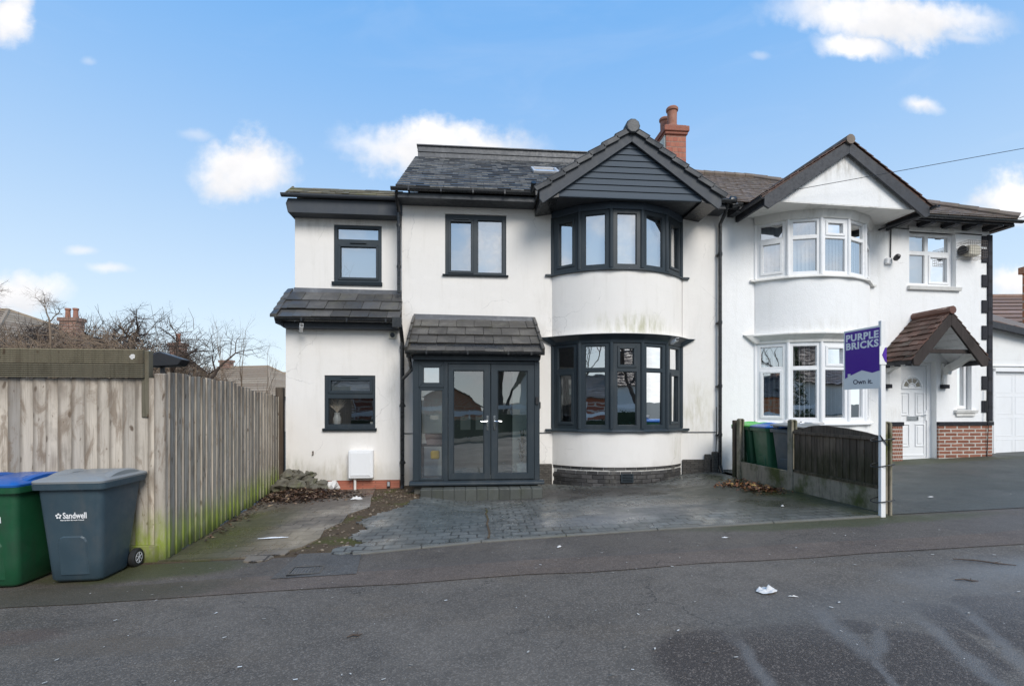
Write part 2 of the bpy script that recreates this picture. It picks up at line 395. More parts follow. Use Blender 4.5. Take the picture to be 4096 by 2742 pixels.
brick_bg = m_brick('distant_brick', (.28, .15, .11), (.34, .19, .14), (.34, .28, .24))

def m_wood(name, base, alt, green=None, gh=(0., .5), streak=.5, knots=True, boards=False):
    def fn(N):
        v = N.obj(); f = N.tint(); s = N.sep(v)
        off = N.comb(N.m('MULTIPLY', f, 13.), N.m('MULTIPLY', f, 7.), N.m('MULTIPLY', f, 31.))
        w = N.n('ShaderNodeVectorMath', {0: v, 1: off}, operation='ADD').outputs[0]
        c = N.mix(N.noise(w, .8, 3.), base, alt)
        c = N.mix(1., c, N.n('ShaderNodeCombineColor', {k: N.rng(f, 0, 1, (.60, .63, .68)[k], 1.2, False) for k in range(3)}).outputs[0], 'MULTIPLY')
        g = N.noise(N.map(w, (42, 42, 1.4)), 1., 5., .6, .6)
        c = N.mix(N.m('MULTIPLY', N.rng(g, .45, .75), streak), c, tuple(x * .42 for x in base))
        g2 = N.noise(N.map(w, (130, 130, 2.2)), 1., 3., .6)
        c = N.mix(N.m('MULTIPLY', N.rng(g2, .5, .72), streak * .6), c, tuple(x * .4 for x in base))
        if knots:
            wj = N.n('ShaderNodeVectorMath', {0: w, 1: N.n('ShaderNodeVectorMath', {0: N.n('ShaderNodeTexNoise', {'Vector': w, 'Scale': 7., 'Detail': 3.}).outputs['Color'], 'Scale': .08}, operation='SCALE').outputs[0]}, operation='ADD').outputs[0]
            for sc_, r0, r1, am in (((8, 8, 3.4), .07, .17, .85), ((13, 13, 5.5), .04, .12, .6), ((5, 5, 1.5), .05, .30, .42)):
                k = N.n('ShaderNodeTexVoronoi', {'Vector': N.map(wj, sc_), 'Scale': 1., 'Randomness': 1.}).outputs['Distance']
                c = N.mix(N.m('MULTIPLY', N.rng(k, r0, r1, 1., 0.), am), c, (.085, .055, .035))
        b = N.m('MULTIPLY', N.rng(N.noise(N.map(w, (3, 3, 1.1)), 1.6, 6., .7), .48, .74), .6)
        c = N.mix(b, c, tuple(x * .38 for x in base))
        if boards:
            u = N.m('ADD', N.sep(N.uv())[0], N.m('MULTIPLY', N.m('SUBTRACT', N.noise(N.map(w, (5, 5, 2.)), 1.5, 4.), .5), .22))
            c = N.mix(N.m('MULTIPLY', N.rng(u, .02, .34, 1., 0.), .62), c, tuple(x * .33 for x in base))  # board edges darkened: shadow lines painted into the wood colour
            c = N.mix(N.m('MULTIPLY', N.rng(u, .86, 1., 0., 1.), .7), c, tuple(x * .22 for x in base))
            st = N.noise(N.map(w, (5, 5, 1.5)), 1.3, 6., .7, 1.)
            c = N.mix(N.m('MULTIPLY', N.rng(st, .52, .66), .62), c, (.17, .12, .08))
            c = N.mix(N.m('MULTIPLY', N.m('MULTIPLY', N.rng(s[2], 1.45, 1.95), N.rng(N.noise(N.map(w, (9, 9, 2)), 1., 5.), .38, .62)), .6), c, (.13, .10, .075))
        if green:
            h = N.m('ADD', N.m('SUBTRACT', s[2], N.m('MULTIPLY', N.noise(N.map(w, (4, 4, .7)), 1.7, 5., .7), .55)), 0.)
            c = N.mix(N.m('MULTIPLY', N.m('MULTIPLY', N.rng(h, gh[0], gh[1], 1., 0.), N.rng(N.noise(N.map(w, (9, 9, 2.5)), 1., 6., .7), .32, .62, .25, 1.)), .95), c, N.mix(N.noise(v, 5., 5.), green, tuple(x * .35 for x in green)))
            c = N.mix(N.m('MULTIPLY', N.rng(N.m('SUBTRACT', s[2], N.m('MULTIPLY', N.noise(v, 3., 4.), .2)), -.1, .12, 1., 0.), .7), c, (.03, .035, .015))
        return bsdf(N, c, .85, N.m('ADD', g, N.noise(w, 60., 3.)), .35, .004, .25)
    return material(name, fn)
wood_fence = m_wood('grey_weathered_timber', (.44, .375, .30), (.58, .515, .435), (.34, .44, .03), (-.10, .36), boards=True)
wood_fence_side = m_wood('grey_brown_fence_timber', (.40, .345, .275), (.55, .49, .41), (.30, .40, .04), (-.15, .34), .9, boards=True)
wood_deck = m_wood('green_brown_deck_board', (.17, .145, .095), (.23, .20, .14), None, streak=.6)
wood_dark = m_wood('old_dark_timber', (.075, .055, .040), (.17, .13, .095), (.045, .05, .02), (-.2, .15), .85)
wood_panel = m_wood('weathered_dark_panel', (.095, .070, .050), (.22, .17, .125), (.06, .055, .025), (.25, .55), .9)
wood_brown = m_wood('brown_stained_timber', (.042, .033, .030), (.075, .060, .052), None, streak=.5, knots=False)
def m_concrete_mossy():
    def fn(N):
        v = N.pos(); s = N.sep(v)
        c = N.mix(N.noise(v, 7., 6., .65), (.21, .185, .14), (.34, .30, .235))
        c = N.mix(N.rng(N.noise(v, 2.2, 5., .65), .42, .68), c, (.075, .085, .028))
        c = N.mix(N.m('MULTIPLY', N.rng(N.noise(N.map(v, (6, 6, 1)), 3., 5., .7), .5, .7), .6), c, (.06, .05, .04))
        return bsdf(N, c, .9, N.noise(v, 50., 5., .7), .5, .01, .2)
    return material('mossy_concrete', fn)
mossy_concrete = m_concrete_mossy()

def m_glass(name, tintc=(.93, .96, .96), base=.16, r=0.012):
    def fn(N):
        fr = N.n('ShaderNodeFresnel', {'IOR': 1.5}).outputs[0]
        wv = N.n('ShaderNodeBump', {'Height': N.noise(N.pos(), 1.7, 2.), 'Strength': .03, 'Distance': .05}).outputs[0]
        tr = N.n('ShaderNodeBsdfTransparent', {'Color': (*tintc, 1)}).outputs[0]
        gl = N.n('ShaderNodeBsdfGlossy', {'Color': (1, 1, 1, 1), 'Roughness': r, 'Normal': wv}).outputs[0]
        return N.n('ShaderNodeMixShader', {0: N.m('ADD', N.m('MULTIPLY', fr, 1.1), base, clamp=True), 1: tr, 2: gl}).outputs[0]
    return material(name, fn)
glass = m_glass('window_glass')
glass_sky = m_glass('reflective_window_glass', (.88, .93, .97), .50)
glass_porch = m_glass('porch_glass', (.80, .90, .87), .20)

# ground surfaces
def m_asphalt(name, lo, hi, rough=.55, road=False, stains_shading=()):
    def fn(N):
        v = N.pos(); s = N.sep(v)
        big = N.noise(v, .55, 5., .6); mid = N.noise(v, 2.6, 6., .65)
        c = N.mix(N.rng(big, .3, .7), lo, hi)
        c = N.mix(N.m('MULTIPLY', N.rng(mid, .45, .72), .5), c, tuple(x * .6 for x in lo))
        c = N.mix(N.m('MULTIPLY', N.rng(N.noise(N.map(v, (.7, 1.6, 1)), 1.1, 6., .65), .5, .68), .4), c, (hi[0] * .95, hi[1] * .86, hi[2] * .74))
        sp = N.n('ShaderNodeTexVoronoi', {'Vector': v, 'Scale': 115.}).outputs
        c = N.mix(N.m('MULTIPLY', N.rng(N.noise(v, 22., 5., .75), .42, .7), .35), c, tuple(x * .6 for x in lo))
        crk = N.n('ShaderNodeTexVoronoi', {'Vector': N.n('ShaderNodeVectorMath', {0: v, 1: N.n('ShaderNodeVectorMath', {0: N.n('ShaderNodeTexNoise', {'Vector': v, 'Scale': 4., 'Detail': 5.}).outputs['Color'], 'Scale': .35}, operation='SCALE').outputs[0]}, operation='ADD').outputs[0], 'Scale': 1.15}, feature='DISTANCE_TO_EDGE').outputs['Distance']
        c = N.mix(N.m('MULTIPLY', N.m('MULTIPLY', N.rng(crk, .002, .010, 1., 0.), N.rng(N.noise(v, .9, 3.), .52, .6)), .7), c, tuple(x * .3 for x in lo))
        c = N.mix(N.m('MULTIPLY', N.rng(N.sep(sp['Color'])[0], .58, 1.), .45), c, tuple(min(1, x * 1.9 + .012) for x in hi))
        c = N.mix(N.m('MULTIPLY', N.rng(N.noise(v, 95., 3., .7), .52, .7), .45), c, tuple(x * .45 for x in lo))
        r = N.rng(N.noise(v, 1.1, 5.), .3, .7, rough - .14, rough + .2)
        for ctr, rad, colr, amt, wob, ws in stains_shading:
            k = N.m('MULTIPLY', N.blob(v, ctr, rad, .45, wob, ws), amt)
            k = N.m('MULTIPLY', k, N.rng(N.noise(v, 55., 4., .7), .25, .6, .55, 1.))
            c = N.mix(k, c, colr)
        if road:
            # runs of water drying on the carriageway
            wc = N.n('ShaderNodeVectorMath', {0: N.n('ShaderNodeTexNoise', {'Vector': v, 'Scale': 3.2, 'Detail': 5., 'Roughness': .6}).outputs['Color'], 1: (.5, .5, .5)}, operation='SUBTRACT').outputs[0]
            wv = N.n('ShaderNodeVectorMath', {0: v, 1: N.n('ShaderNodeVectorMath', {0: wc, 'Scale': .20}, operation='SCALE').outputs[0]}, operation='ADD').outputs[0]
            zone = None
            for cx_, cy_, rx, ry, rot in ((1.45, 2.75, .42, .42, 0), (2.02, 2.80, .42, .40, .2), (2.1, 2.45, .4, .25, 0), (2.62, 2.62, .28, .36, .2), (2.50, 3.05, .16, .10, 0), (3.35, 2.80, .26, .55, -.35), (3.75, 3.15, .40, .24, .1), (2.95, 2.75, .07, .32, .25), (4.3, 2.95, .6, .3, 0)):
                q = N.map(N.n('ShaderNodeVectorMath', {0: wv, 1: (cx_, cy_, 0)}, operation='SUBTRACT').outputs[0], (1, 1, 0), rot=(0, 0, rot))
                q = N.n('ShaderNodeVectorMath', {0: q, 1: (1 / rx, 1 / ry, 0)}, operation='MULTIPLY').outputs[0]
                k = N.rng(N.n('ShaderNodeVectorMath', {0: q}, operation='LENGTH').outputs['Value'], .8, 1.08, 1., 0.); zone = k if zone is None else N.m('MAXIMUM', zone, k)
            damp = N.mix(N.noise(v, 34., 4., .75), (.020, .015, .012), (.064, .046, .035))
            c = N.mix(N.m('MULTIPLY', zone, .85), c, N.mix(N.m('MULTIPLY', N.rng(N.sep(sp['Color'])[1], .72, 1.), .7), damp, (.20, .16, .13)))
            run = None
            for x0, y0, x1, y1, wd_ in ((1.66, 2.98, 1.55, 2.40, .06), (2.45, 3.30, 2.28, 2.70, .085), (2.30, 2.75, 2.18, 2.30, .035), (2.62, 3.0, 2.30, 2.68, .05), (2.98, 3.10, 2.66, 2.25, .07), (3.40, 3.20, 2.90, 2.30, .06)):
                L = sqrt((x1 - x0) ** 2 + (y1 - y0) ** 2); q = N.sep(N.map(N.n('ShaderNodeVectorMath', {0: wv, 1: (x0, y0, 0)}, operation='SUBTRACT').outputs[0], rot=(0, 0, -atan2(y1 - y0, x1 - x0))))
                al = N.m('MULTIPLY', N.rng(q[0], -.15, .2), N.rng(q[0], L - .05, L + .15, 1., 0.)); k = N.m('MULTIPLY', N.rng(N.m('ABSOLUTE', q[1]), wd_ * .2, wd_ * 1.2, 1., 0.), al); run = k if run is None else N.m('MAXIMUM', run, k)
            r = N.m('SUBTRACT', r, N.m('MULTIPLY', zone, .18))
            c = N.mix(N.m('MULTIPLY', run, .6), c, (.16, .15, .14))
            pale = N.blob(v, (4.7, 3.75, 0), (1.5, .42, 5.), .9, .5, 1.3)
            c = N.mix(N.m('MULTIPLY', pale, .6), c, (.20, .20, .195))
            c = N.mix(N.m('MULTIPLY', N.blob(v, (2.9, 3.3, 0), (1.6, .5, 5.), .9, .4, 1.3), .35), c, (.14, .138, .134))
        h = N.m('ADD', N.noise(v, 110., 3., .7), N.m('MULTIPLY', sp['Distance'], -.8))
        return bsdf(N, c, r, h, .55, .006, .45)
    return material(name, fn)
MOSS = (.050, .058, .018)
asphalt_road = m_asphalt('damp_road_asphalt', (.088, .073, .058), (.150, .127, .104), .62, True,
    [((-2.4, 3.55, -.1), (.75, .16, 1), (.115, .09, .065), .55, .5, 3.), ((-3.2, 3.8, -.1), (.4, .16, 1), (.11, .07, .055), .5, .5, 3.)])
asphalt_path = m_asphalt('dark_footpath_asphalt', (.066, .054, .044), (.118, .099, .081), .60, False,
    [((-3.1, 5.2, -.1), (1.1, .33, 1), MOSS, .8, .45, 2.5), ((4.4, 5.55, .15), (2.2, .26, 1), MOSS, .75, .4, 2.), ((.5, 4.75, 0), (5.5, .16, 1), (.10, .082, .072), .4, .3, 2.),
     ((-4., 4.6, -.1), (1.6, .35, 1), (.055, .05, .03), .7, .5, 2.)])
asphalt_strip = m_asphalt('reddish_footpath_strip', (.086, .064, .050), (.140, .108, .086), .66, False, [((-3.4, 4.6, 0), (1.6, .4, 1), (.05, .047, .028), .75, .5, 2.)])
asphalt_patch = m_asphalt('dark_asphalt_patch', (.052, .048, .044), (.098, .092, .085), .5)
asphalt_drive = m_asphalt('dark_green_grey_asphalt', (.046, .049, .043), (.082, .086, .076), .6, False, [((9.5, 10., .3), (3., .5, 1), MOSS, .6, .4, 2.)])

def m_paving(name, c1, c2, joint, stains_shading, rough=.40, bw=.20, bh=.15):
    def fn(N):
        v = N.pos()
        wob = N.n('ShaderNodeTexNoise', {'Vector': v, 'Scale': 5., 'Detail': 4.}).outputs['Color']
        wv = N.n('ShaderNodeVectorMath', {0: v, 1: N.n('ShaderNodeVectorMath', {0: N.n('ShaderNodeVectorMath', {0: wob, 1: (.5, .5, .5)}, operation='SUBTRACT').outputs[0], 'Scale': .07}, operation='SCALE').outputs[0]}, operation='ADD').outputs[0]
        b = N.n('ShaderNodeTexBrick', {'Vector': N.map(wv, (1, 1, 1), rot=(0, 0, radians(2))), 'Color1': (*c1, 1), 'Color2': (*c2, 1), 'Mortar': (*joint, 1), 'Scale': 1., 'Mortar Size': .013, 'Mortar Smooth': .35, 'Brick Width': bw, 'Row Height': bh}, offset=.5)
        c = b.outputs['Color']
        # worn joints: many of them filled flush
        worn = N.rng(N.noise(v, 2.3, 5., .6), .44, .68)
        c = N.mix(N.m('MULTIPLY', b.outputs['Fac'], N.m('MULTIPLY', worn, .58)), c, c2)
        c = N.mix(N.m('MULTIPLY', N.rng(N.noise(v, 1.3, 6., .65), .4, .7), .5), c, tuple(x * .6 for x in c1))
        cell = N.n('ShaderNodeTexVoronoi', {'Vector': N.map(wv, (1 / bw, 1 / bh, 0.)), 'Scale': 1., 'Randomness': .4}).outputs['Color']
        c = N.mix(.4, c, N.mix(1., c, N.n('ShaderNodeCombineColor', {k: N.rng(N.sep(cell)[0], 0, 1, .55, 1.5, False) for k in range(3)}).outputs[0], 'MULTIPLY'))
        for ctr, rad, colr, amt in stains_shading:
            c = N.mix(N.m('MULTIPLY', N.blob(v, ctr, rad, .7, .45, 1.8), amt), c, colr)
        c = N.mix(N.m('MULTIPLY', N.rng(N.noise(v, 70., 4., .7), .5, .75), .4), c, tuple(x * 1.8 for x in c2))
        wet = N.noise(v, 1.6, 5., .6)
        r = N.rng(wet, .35, .65, rough - .20, rough + .18)
        hgt = N.m('ADD', N.m('MULTIPLY', b.outputs['Fac'], -1.), N.m('MULTIPLY', N.noise(v, 40., 4.), .25))
        return bsdf(N, c, r, hgt, .32, .006, .5)
    return material(name, fn)
paving_dark = m_paving('dark_imprinted_paving', (.094, .098, .090), (.142, .145, .135), (.010, .010, .010),
    [((1.9, 8.75, .05), (2.9, .75, 1), (.040, .035, .031), .85), ((4.3, 7.4, .15), (1.5, 2.1, 1), (.030, .031, .018), .9), ((4.9, 7.6, .15), (.5, 2.4, 1), (.035, .045, .012), .8), ((2.2, 6.7, .05), (1.6, .7, 1), (.115, .108, .10), .55), ((1.5, 6.2, .05), (.9, .35, 1), (.15, .15, .155), .55), ((-.4, 7.2, 0), (.9, 1.6, 1), (.062, .078, .078), .6)])  # the palest entry paints wet sheen on a patch of bricks
paving_brown = m_paving('brown_old_paving', (.12, .10, .08), (.19, .16, .125), (.025, .02, .016),
    [((-2.9, 6.6, -.1), (.6, 2.2, 1), (.055, .058, .022), .9), ((-2.0, 6.1, -.1), (.5, .6, 1), (.24, .19, .12), .65), ((-2.4, 8.6, -.1), (1.2, .9, 1), (.07, .055, .045), .7)], .42, .3, .2)
def m_soil():
    def fn(N):
        v = N.pos()
        c = N.mix(N.noise(v, 4., 6., .65), (.060, .042, .028), (.15, .11, .072))
        c = N.mix(N.rng(N.noise(v, 1.9, 5., .65), .5, .66), c, (.085, .085, .028))
        c = N.mix(N.m('MULTIPLY', N.rng(N.noise(v, 48., 4., .7), .58, .72), .6), c, (.30, .24, .17))
        return bsdf(N, c, .92, N.noise(v, 26., 6., .7), 1., .03, .15)
    return material('bare_soil', fn)
soil_mat = m_soil()
def m_leaves(name, stops):
    def fn(N):
        r = N.n('ShaderNodeValToRGB', {0: N.tint()}); e = r.color_ramp
        while len(e.elements) < len(stops): e.elements.new(.5)
        for el, (p, c) in zip(e.elements, stops): el.position = p; el.color = (*c, 1)
        return bsdf(N, r.outputs[0], .55, None, spec=.4)
    return material(name, fn)
leaf_litter = m_leaves('dead_brown_leaves', [(0., (.022, .014, .011)), (.45, (.055, .032, .022)), (.8, (.12, .07, .045)), (1., (.30, .22, .14))])
leaf_orange = m_leaves('orange_dead_leaves', [(0., (.03, .018, .012)), (.45, (.12, .05, .025)), (.8, (.30, .12, .05)), (1., (.5, .33, .10))])
leaf_green = m_leaves('green_foliage', [(0., (.010, .022, .006)), (.5, (.03, .06, .015)), (1., (.085, .12, .03))])
bg_wall_mat = plain('distant_house_wall', (.42, .38, .34), .9, .1, 2.)
bg_white_mat = plain('distant_white_wall', (.66, .64, .60), .9, .06, 2.)
ground_mat = plain('rough_ground', (.06, .06, .045), .95, .4, 2., .4, 20.)
# ------------------------------------------------------------------ shared building pieces
BR, BHALF, BPROJ = 1.74, radians(50.4), .63          # bay: radius, half angle, projection
def bay_xy(xc, phi, dr=0.):                            # point on the bay arc in house-local x,y
    r = BR + dr
    return (xc + r * sin(phi), (BR - BPROJ) - r * cos(phi))
def bay_facets(xc, dr=0.):
    A = [-BHALF + i * BHALF * 2 / 5 for i in range(6)]
    return [bay_xy(xc, a, dr) for a in A]
def facet_M(p, q):
    d = Vector((q[0] - p[0], q[1] - p[1])); return Matrix.Translation((p[0], p[1], 0)) @ Matrix.Rotation(atan2(d.y, d.x), 4, 'Z'), d.length

def pane(parent, M, x0, x1, z0, z1, y, mat, tilt=True):
    mb = MB()
    if tilt:
        c = Vector(((x0 + x1) / 2, y, (z0 + z1) / 2))
        T = Matrix.Translation(c) @ Matrix.Rotation(radians(RND.uniform(-.5, .5)), 4, 'X') @ Matrix.Rotation(radians(RND.uniform(-.7, .7)), 4, 'Z') @ Matrix.Translation(-c)
    else: T = Matrix()
    mb.M = M @ T; e = .012
    mb.poly([(x0 - e, y, z0 - e), (x1 + e, y, z0 - e), (x1 + e, y, z1 + e), (x0 - e, y, z1 + e)])
    return mb.build('pane', mat, parent)
def ring(mb, x0, x1, z0, z1, w, y0, y1):
    # mitred frame ring around the opening x0..x1,z0..z1
    o = [(x0 - w, z0 - w), (x1 + w, z0 - w), (x1 + w, z1 + w), (x0 - w, z1 + w)]; i = [(x0, z0), (x1, z0), (x1, z1), (x0, z1)]
    for k in range(4):
        m = (k + 1) % 4
        mb.hexa([(*o[k][:1], y0, o[k][1]), (o[m][0], y0, o[m][1]), (i[m][0], y0, i[m][1]), (i[k][0], y0, i[k][1]),
                 (o[k][0], y1, o[k][1]), (o[m][0], y1, o[m][1]), (i[m][0], y1, i[m][1]), (i[k][0], y1, i[k][1])])
def window_frame(mb, x0, x1, z0, z1, lights, y, dep, sashw=.05, proud=.016):
    # frame with one hole per light; opening sashes stand proud of it
    mb.panel(x0, x1, z0, z1, y, y + dep, [(a, b, c, d) for a, b, c, d, s in lights])
    for a, b, c, d, s in lights:
        if s: ring(mb, a + .004, b - .004, c + .004, d - .004, sashw, y - proud, y - .0005)
        ring(mb, a + .010, b - .010, c + .010, d - .010, .008, y + .012, y + .03)
def flat_window(root, x0, x1, z0, z1, lights, y, fmat, gmat, sill=None, back=None, label=None, proud=.016, vents=()):
    mb = MB(); window_frame(mb, x0, x1, z0, z1, lights, y, .07, proud=proud)
    for vx0, vx1, vz in vents: mb.box(vx0, vx1, y - .034, y - .0165, vz - .012, vz + .012)
    w = mb.build('window', fmat, root, bevel=.004)
    if label: w['label'] = label
    for a, b, c, d, s in lights: pane(w, Matrix(), a, b, c, d, y + .035, gmat)
    if sill:
        sb = MB(); sb.prism([(sill[4], sill[3]), (sill[4] + .02, sill[2]), (y + .02, sill[2]), (y + .02, sill[3] + .012)], sill[0], sill[1], axis='x')
        sb.build('window_sill', fmat if len(sill) < 6 else sill[5], w, bevel=.004)
    if back:
        bb = MB(); bb.poly([(x0 + .02, y + .12, z0 + .02), (x1 - .02, y + .12, z0 + .02), (x1 - .02, y + .12, z1 - .02), (x0 + .02, y + .12, z1 - .02)])
        bb.build('roller_blind', back, w)
    return w
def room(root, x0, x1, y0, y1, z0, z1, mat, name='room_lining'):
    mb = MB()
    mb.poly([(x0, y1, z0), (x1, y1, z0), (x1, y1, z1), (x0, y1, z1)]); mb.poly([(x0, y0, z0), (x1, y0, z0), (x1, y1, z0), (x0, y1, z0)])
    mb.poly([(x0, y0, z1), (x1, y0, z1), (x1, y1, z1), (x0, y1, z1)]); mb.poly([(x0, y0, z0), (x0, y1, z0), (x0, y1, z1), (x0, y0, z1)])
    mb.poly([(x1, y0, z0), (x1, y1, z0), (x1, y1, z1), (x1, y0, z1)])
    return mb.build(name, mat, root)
def bay_band(mb, xc, prof, n=30, ext=0., half=BHALF, c=.5):
    # sweep a closed profile [(dr, z)...] round the bay arc
    secs = []
    for i in range(n + 1):
        a = -half - ext + (2 * half + 2 * ext) * i / n
        secs.append([(*bay_xy(xc, a, dr), z) for dr, z in prof])
    mb.loft(secs, c, closed=True, caps=True)
def bay_facet_band(mb, xc, prof, c=.5):
    secs = []
    for i in range(6):
        a = -BHALF + i * BHALF * 2 / 5; k = 1 / cos(BHALF / 5) if 0 < i < 5 else 1
        secs.append([(*bay_xy(xc, a, dr * k), z) for dr, z in prof])
    mb.loft(secs, c, closed=True, caps=True)
def bay_wall(mb, xc, z0, z1, dr=0., n=36, half=BHALF):
    A = [-half + 2 * half * i / n for i in range(n + 1)]
    secs = [[(*bay_xy(xc, a, dr), z) for a in A] for z in (z0, z1)]
    mb.loft(secs, closed=False, caps=False, uvf=lambda i, k: (A[min(k, n)] * (BR + dr), (z0, z1)[i]))

def bay_window(root, xc, z0, z1, lights_fn, fmat, gmat, name='bay_window', proud=.016, post=.04, label=None):
    V = bay_facets(xc); mb = MB(); panes = []
    for i in range(5):
        M, w = facet_M(V[i], V[i + 1]); mb.M = M
        L = lights_fn(i, w); window_frame(mb, 0.0, w, z0, z1, L, 0., .07, proud=proud)
        panes.append((M, L, i))
    mb.M = Matrix()
    for i, p in enumerate(V):
        mb.tube([(p[0], p[1] + .006, z0 + .001), (p[0], p[1] + .006, z1 - .001)], post, 10)
    w_ = mb.build(name, fmat, root, bevel=.003)
    if label: w_['label'] = label
    for M, L, i in panes:
        for a, b, c, d, s in L: pane(w_, M, a, b, c, d, .035, gmat(i, c) if callable(gmat) else gmat)
    return w_, panes

def tile_slope(mb, pu, pv, n, O, u_len_at, rows, exposure, tw, thick, over=.05, jit=.004, tilt=.012, inside=None, stagger=True, rnd=RND, ragged=0., lip=0.):
    # O: lower-left origin; pu unit along the eave, pv unit up the slope, n normal
    O, pu, pv, n = Vector(O), Vector(pu), Vector(pv), Vector(n)
    for r in range(rows):
        v0 = r * exposure - (0 if r == 0 else over); v1 = (r + 1) * exposure
        ua, ub = u_len_at(r * exposure + exposure / 2)
        k = 0; u = ua - ((tw / 2) if (stagger and r % 2) else 0)
        while u < ub - .001:
            a, b = max(u, ua), min(u + tw, ub); u += tw
            if b - a < .02: continue
            mu, mv = (a + b) / 2, (v0 + v1) / 2
            if inside and not inside(mu, mv): continue
            a += rnd.uniform(.001, .004); b -= rnd.uniform(.001, .004)
            h0 = thick + rnd.uniform(-jit, jit) + (0 if r == 0 else tilt); h1 = h0 - tilt - .004
            dv = rnd.uniform(-jit, jit) * 1.5 + (rnd.uniform(-ragged, ragged) if ragged else 0)
            h0a, h0b = h0 + rnd.uniform(-jit, jit) * .6, h0 + rnd.uniform(-jit, jit) * .6
            P = lambda uu, vv, hh: tuple(O + pu * uu + pv * vv + n * hh)
            base = (h0 - thick) if r == 0 else max(0.0, h0 - thick)
            mb.hexa([P(a, v0 + dv, base), P(b, v0 + dv, base), P(b, v1, h1 - thick * .9), P(a, v1, h1 - thick * .9),
                     P(a, v0 + dv, h0a), P(b, v0 + dv, h0b), P(b, v1, h1), P(a, v1, h1)], rnd.random() * .9)
            if lip and rnd.random() < .85: mb.poly([P(a, v0 + dv - .001, h0a - lip), P(b, v0 + dv - .001, h0b - lip), P(b, v0 + dv - .001, h0b + .001), P(a, v0 + dv - .001, h0a + .001)], rnd.uniform(1.55, 2.))

def gutter_run(mb, x0, x1, y, z, r=.055, axis='x'):
    # half round gutter
    prof = [(-r, 0.), (-r * .92, -r * .45), (-r * .6, -r * .85), (0, -r), (r * .6, -r * .85), (r * .92, -r * .45), (r, 0.), (r * .85, 0.), (r * .55, -r * .7), (0, -r * .86), (-r * .55, -r * .7), (-r * .85, 0.)]
    if axis == 'x': mb.loft([[(x, y + a, z + b) for a, b in prof] for x in (x0, x1)])
    else: mb.loft([[(y + a, x, z + b) for a, b in prof] for x in (x0, x1)])
def wheel_text(): pass

def promote(o, label, cat):
    o.location = (OX, OY, 0); o.parent = None
    return tag(o, label, cat)

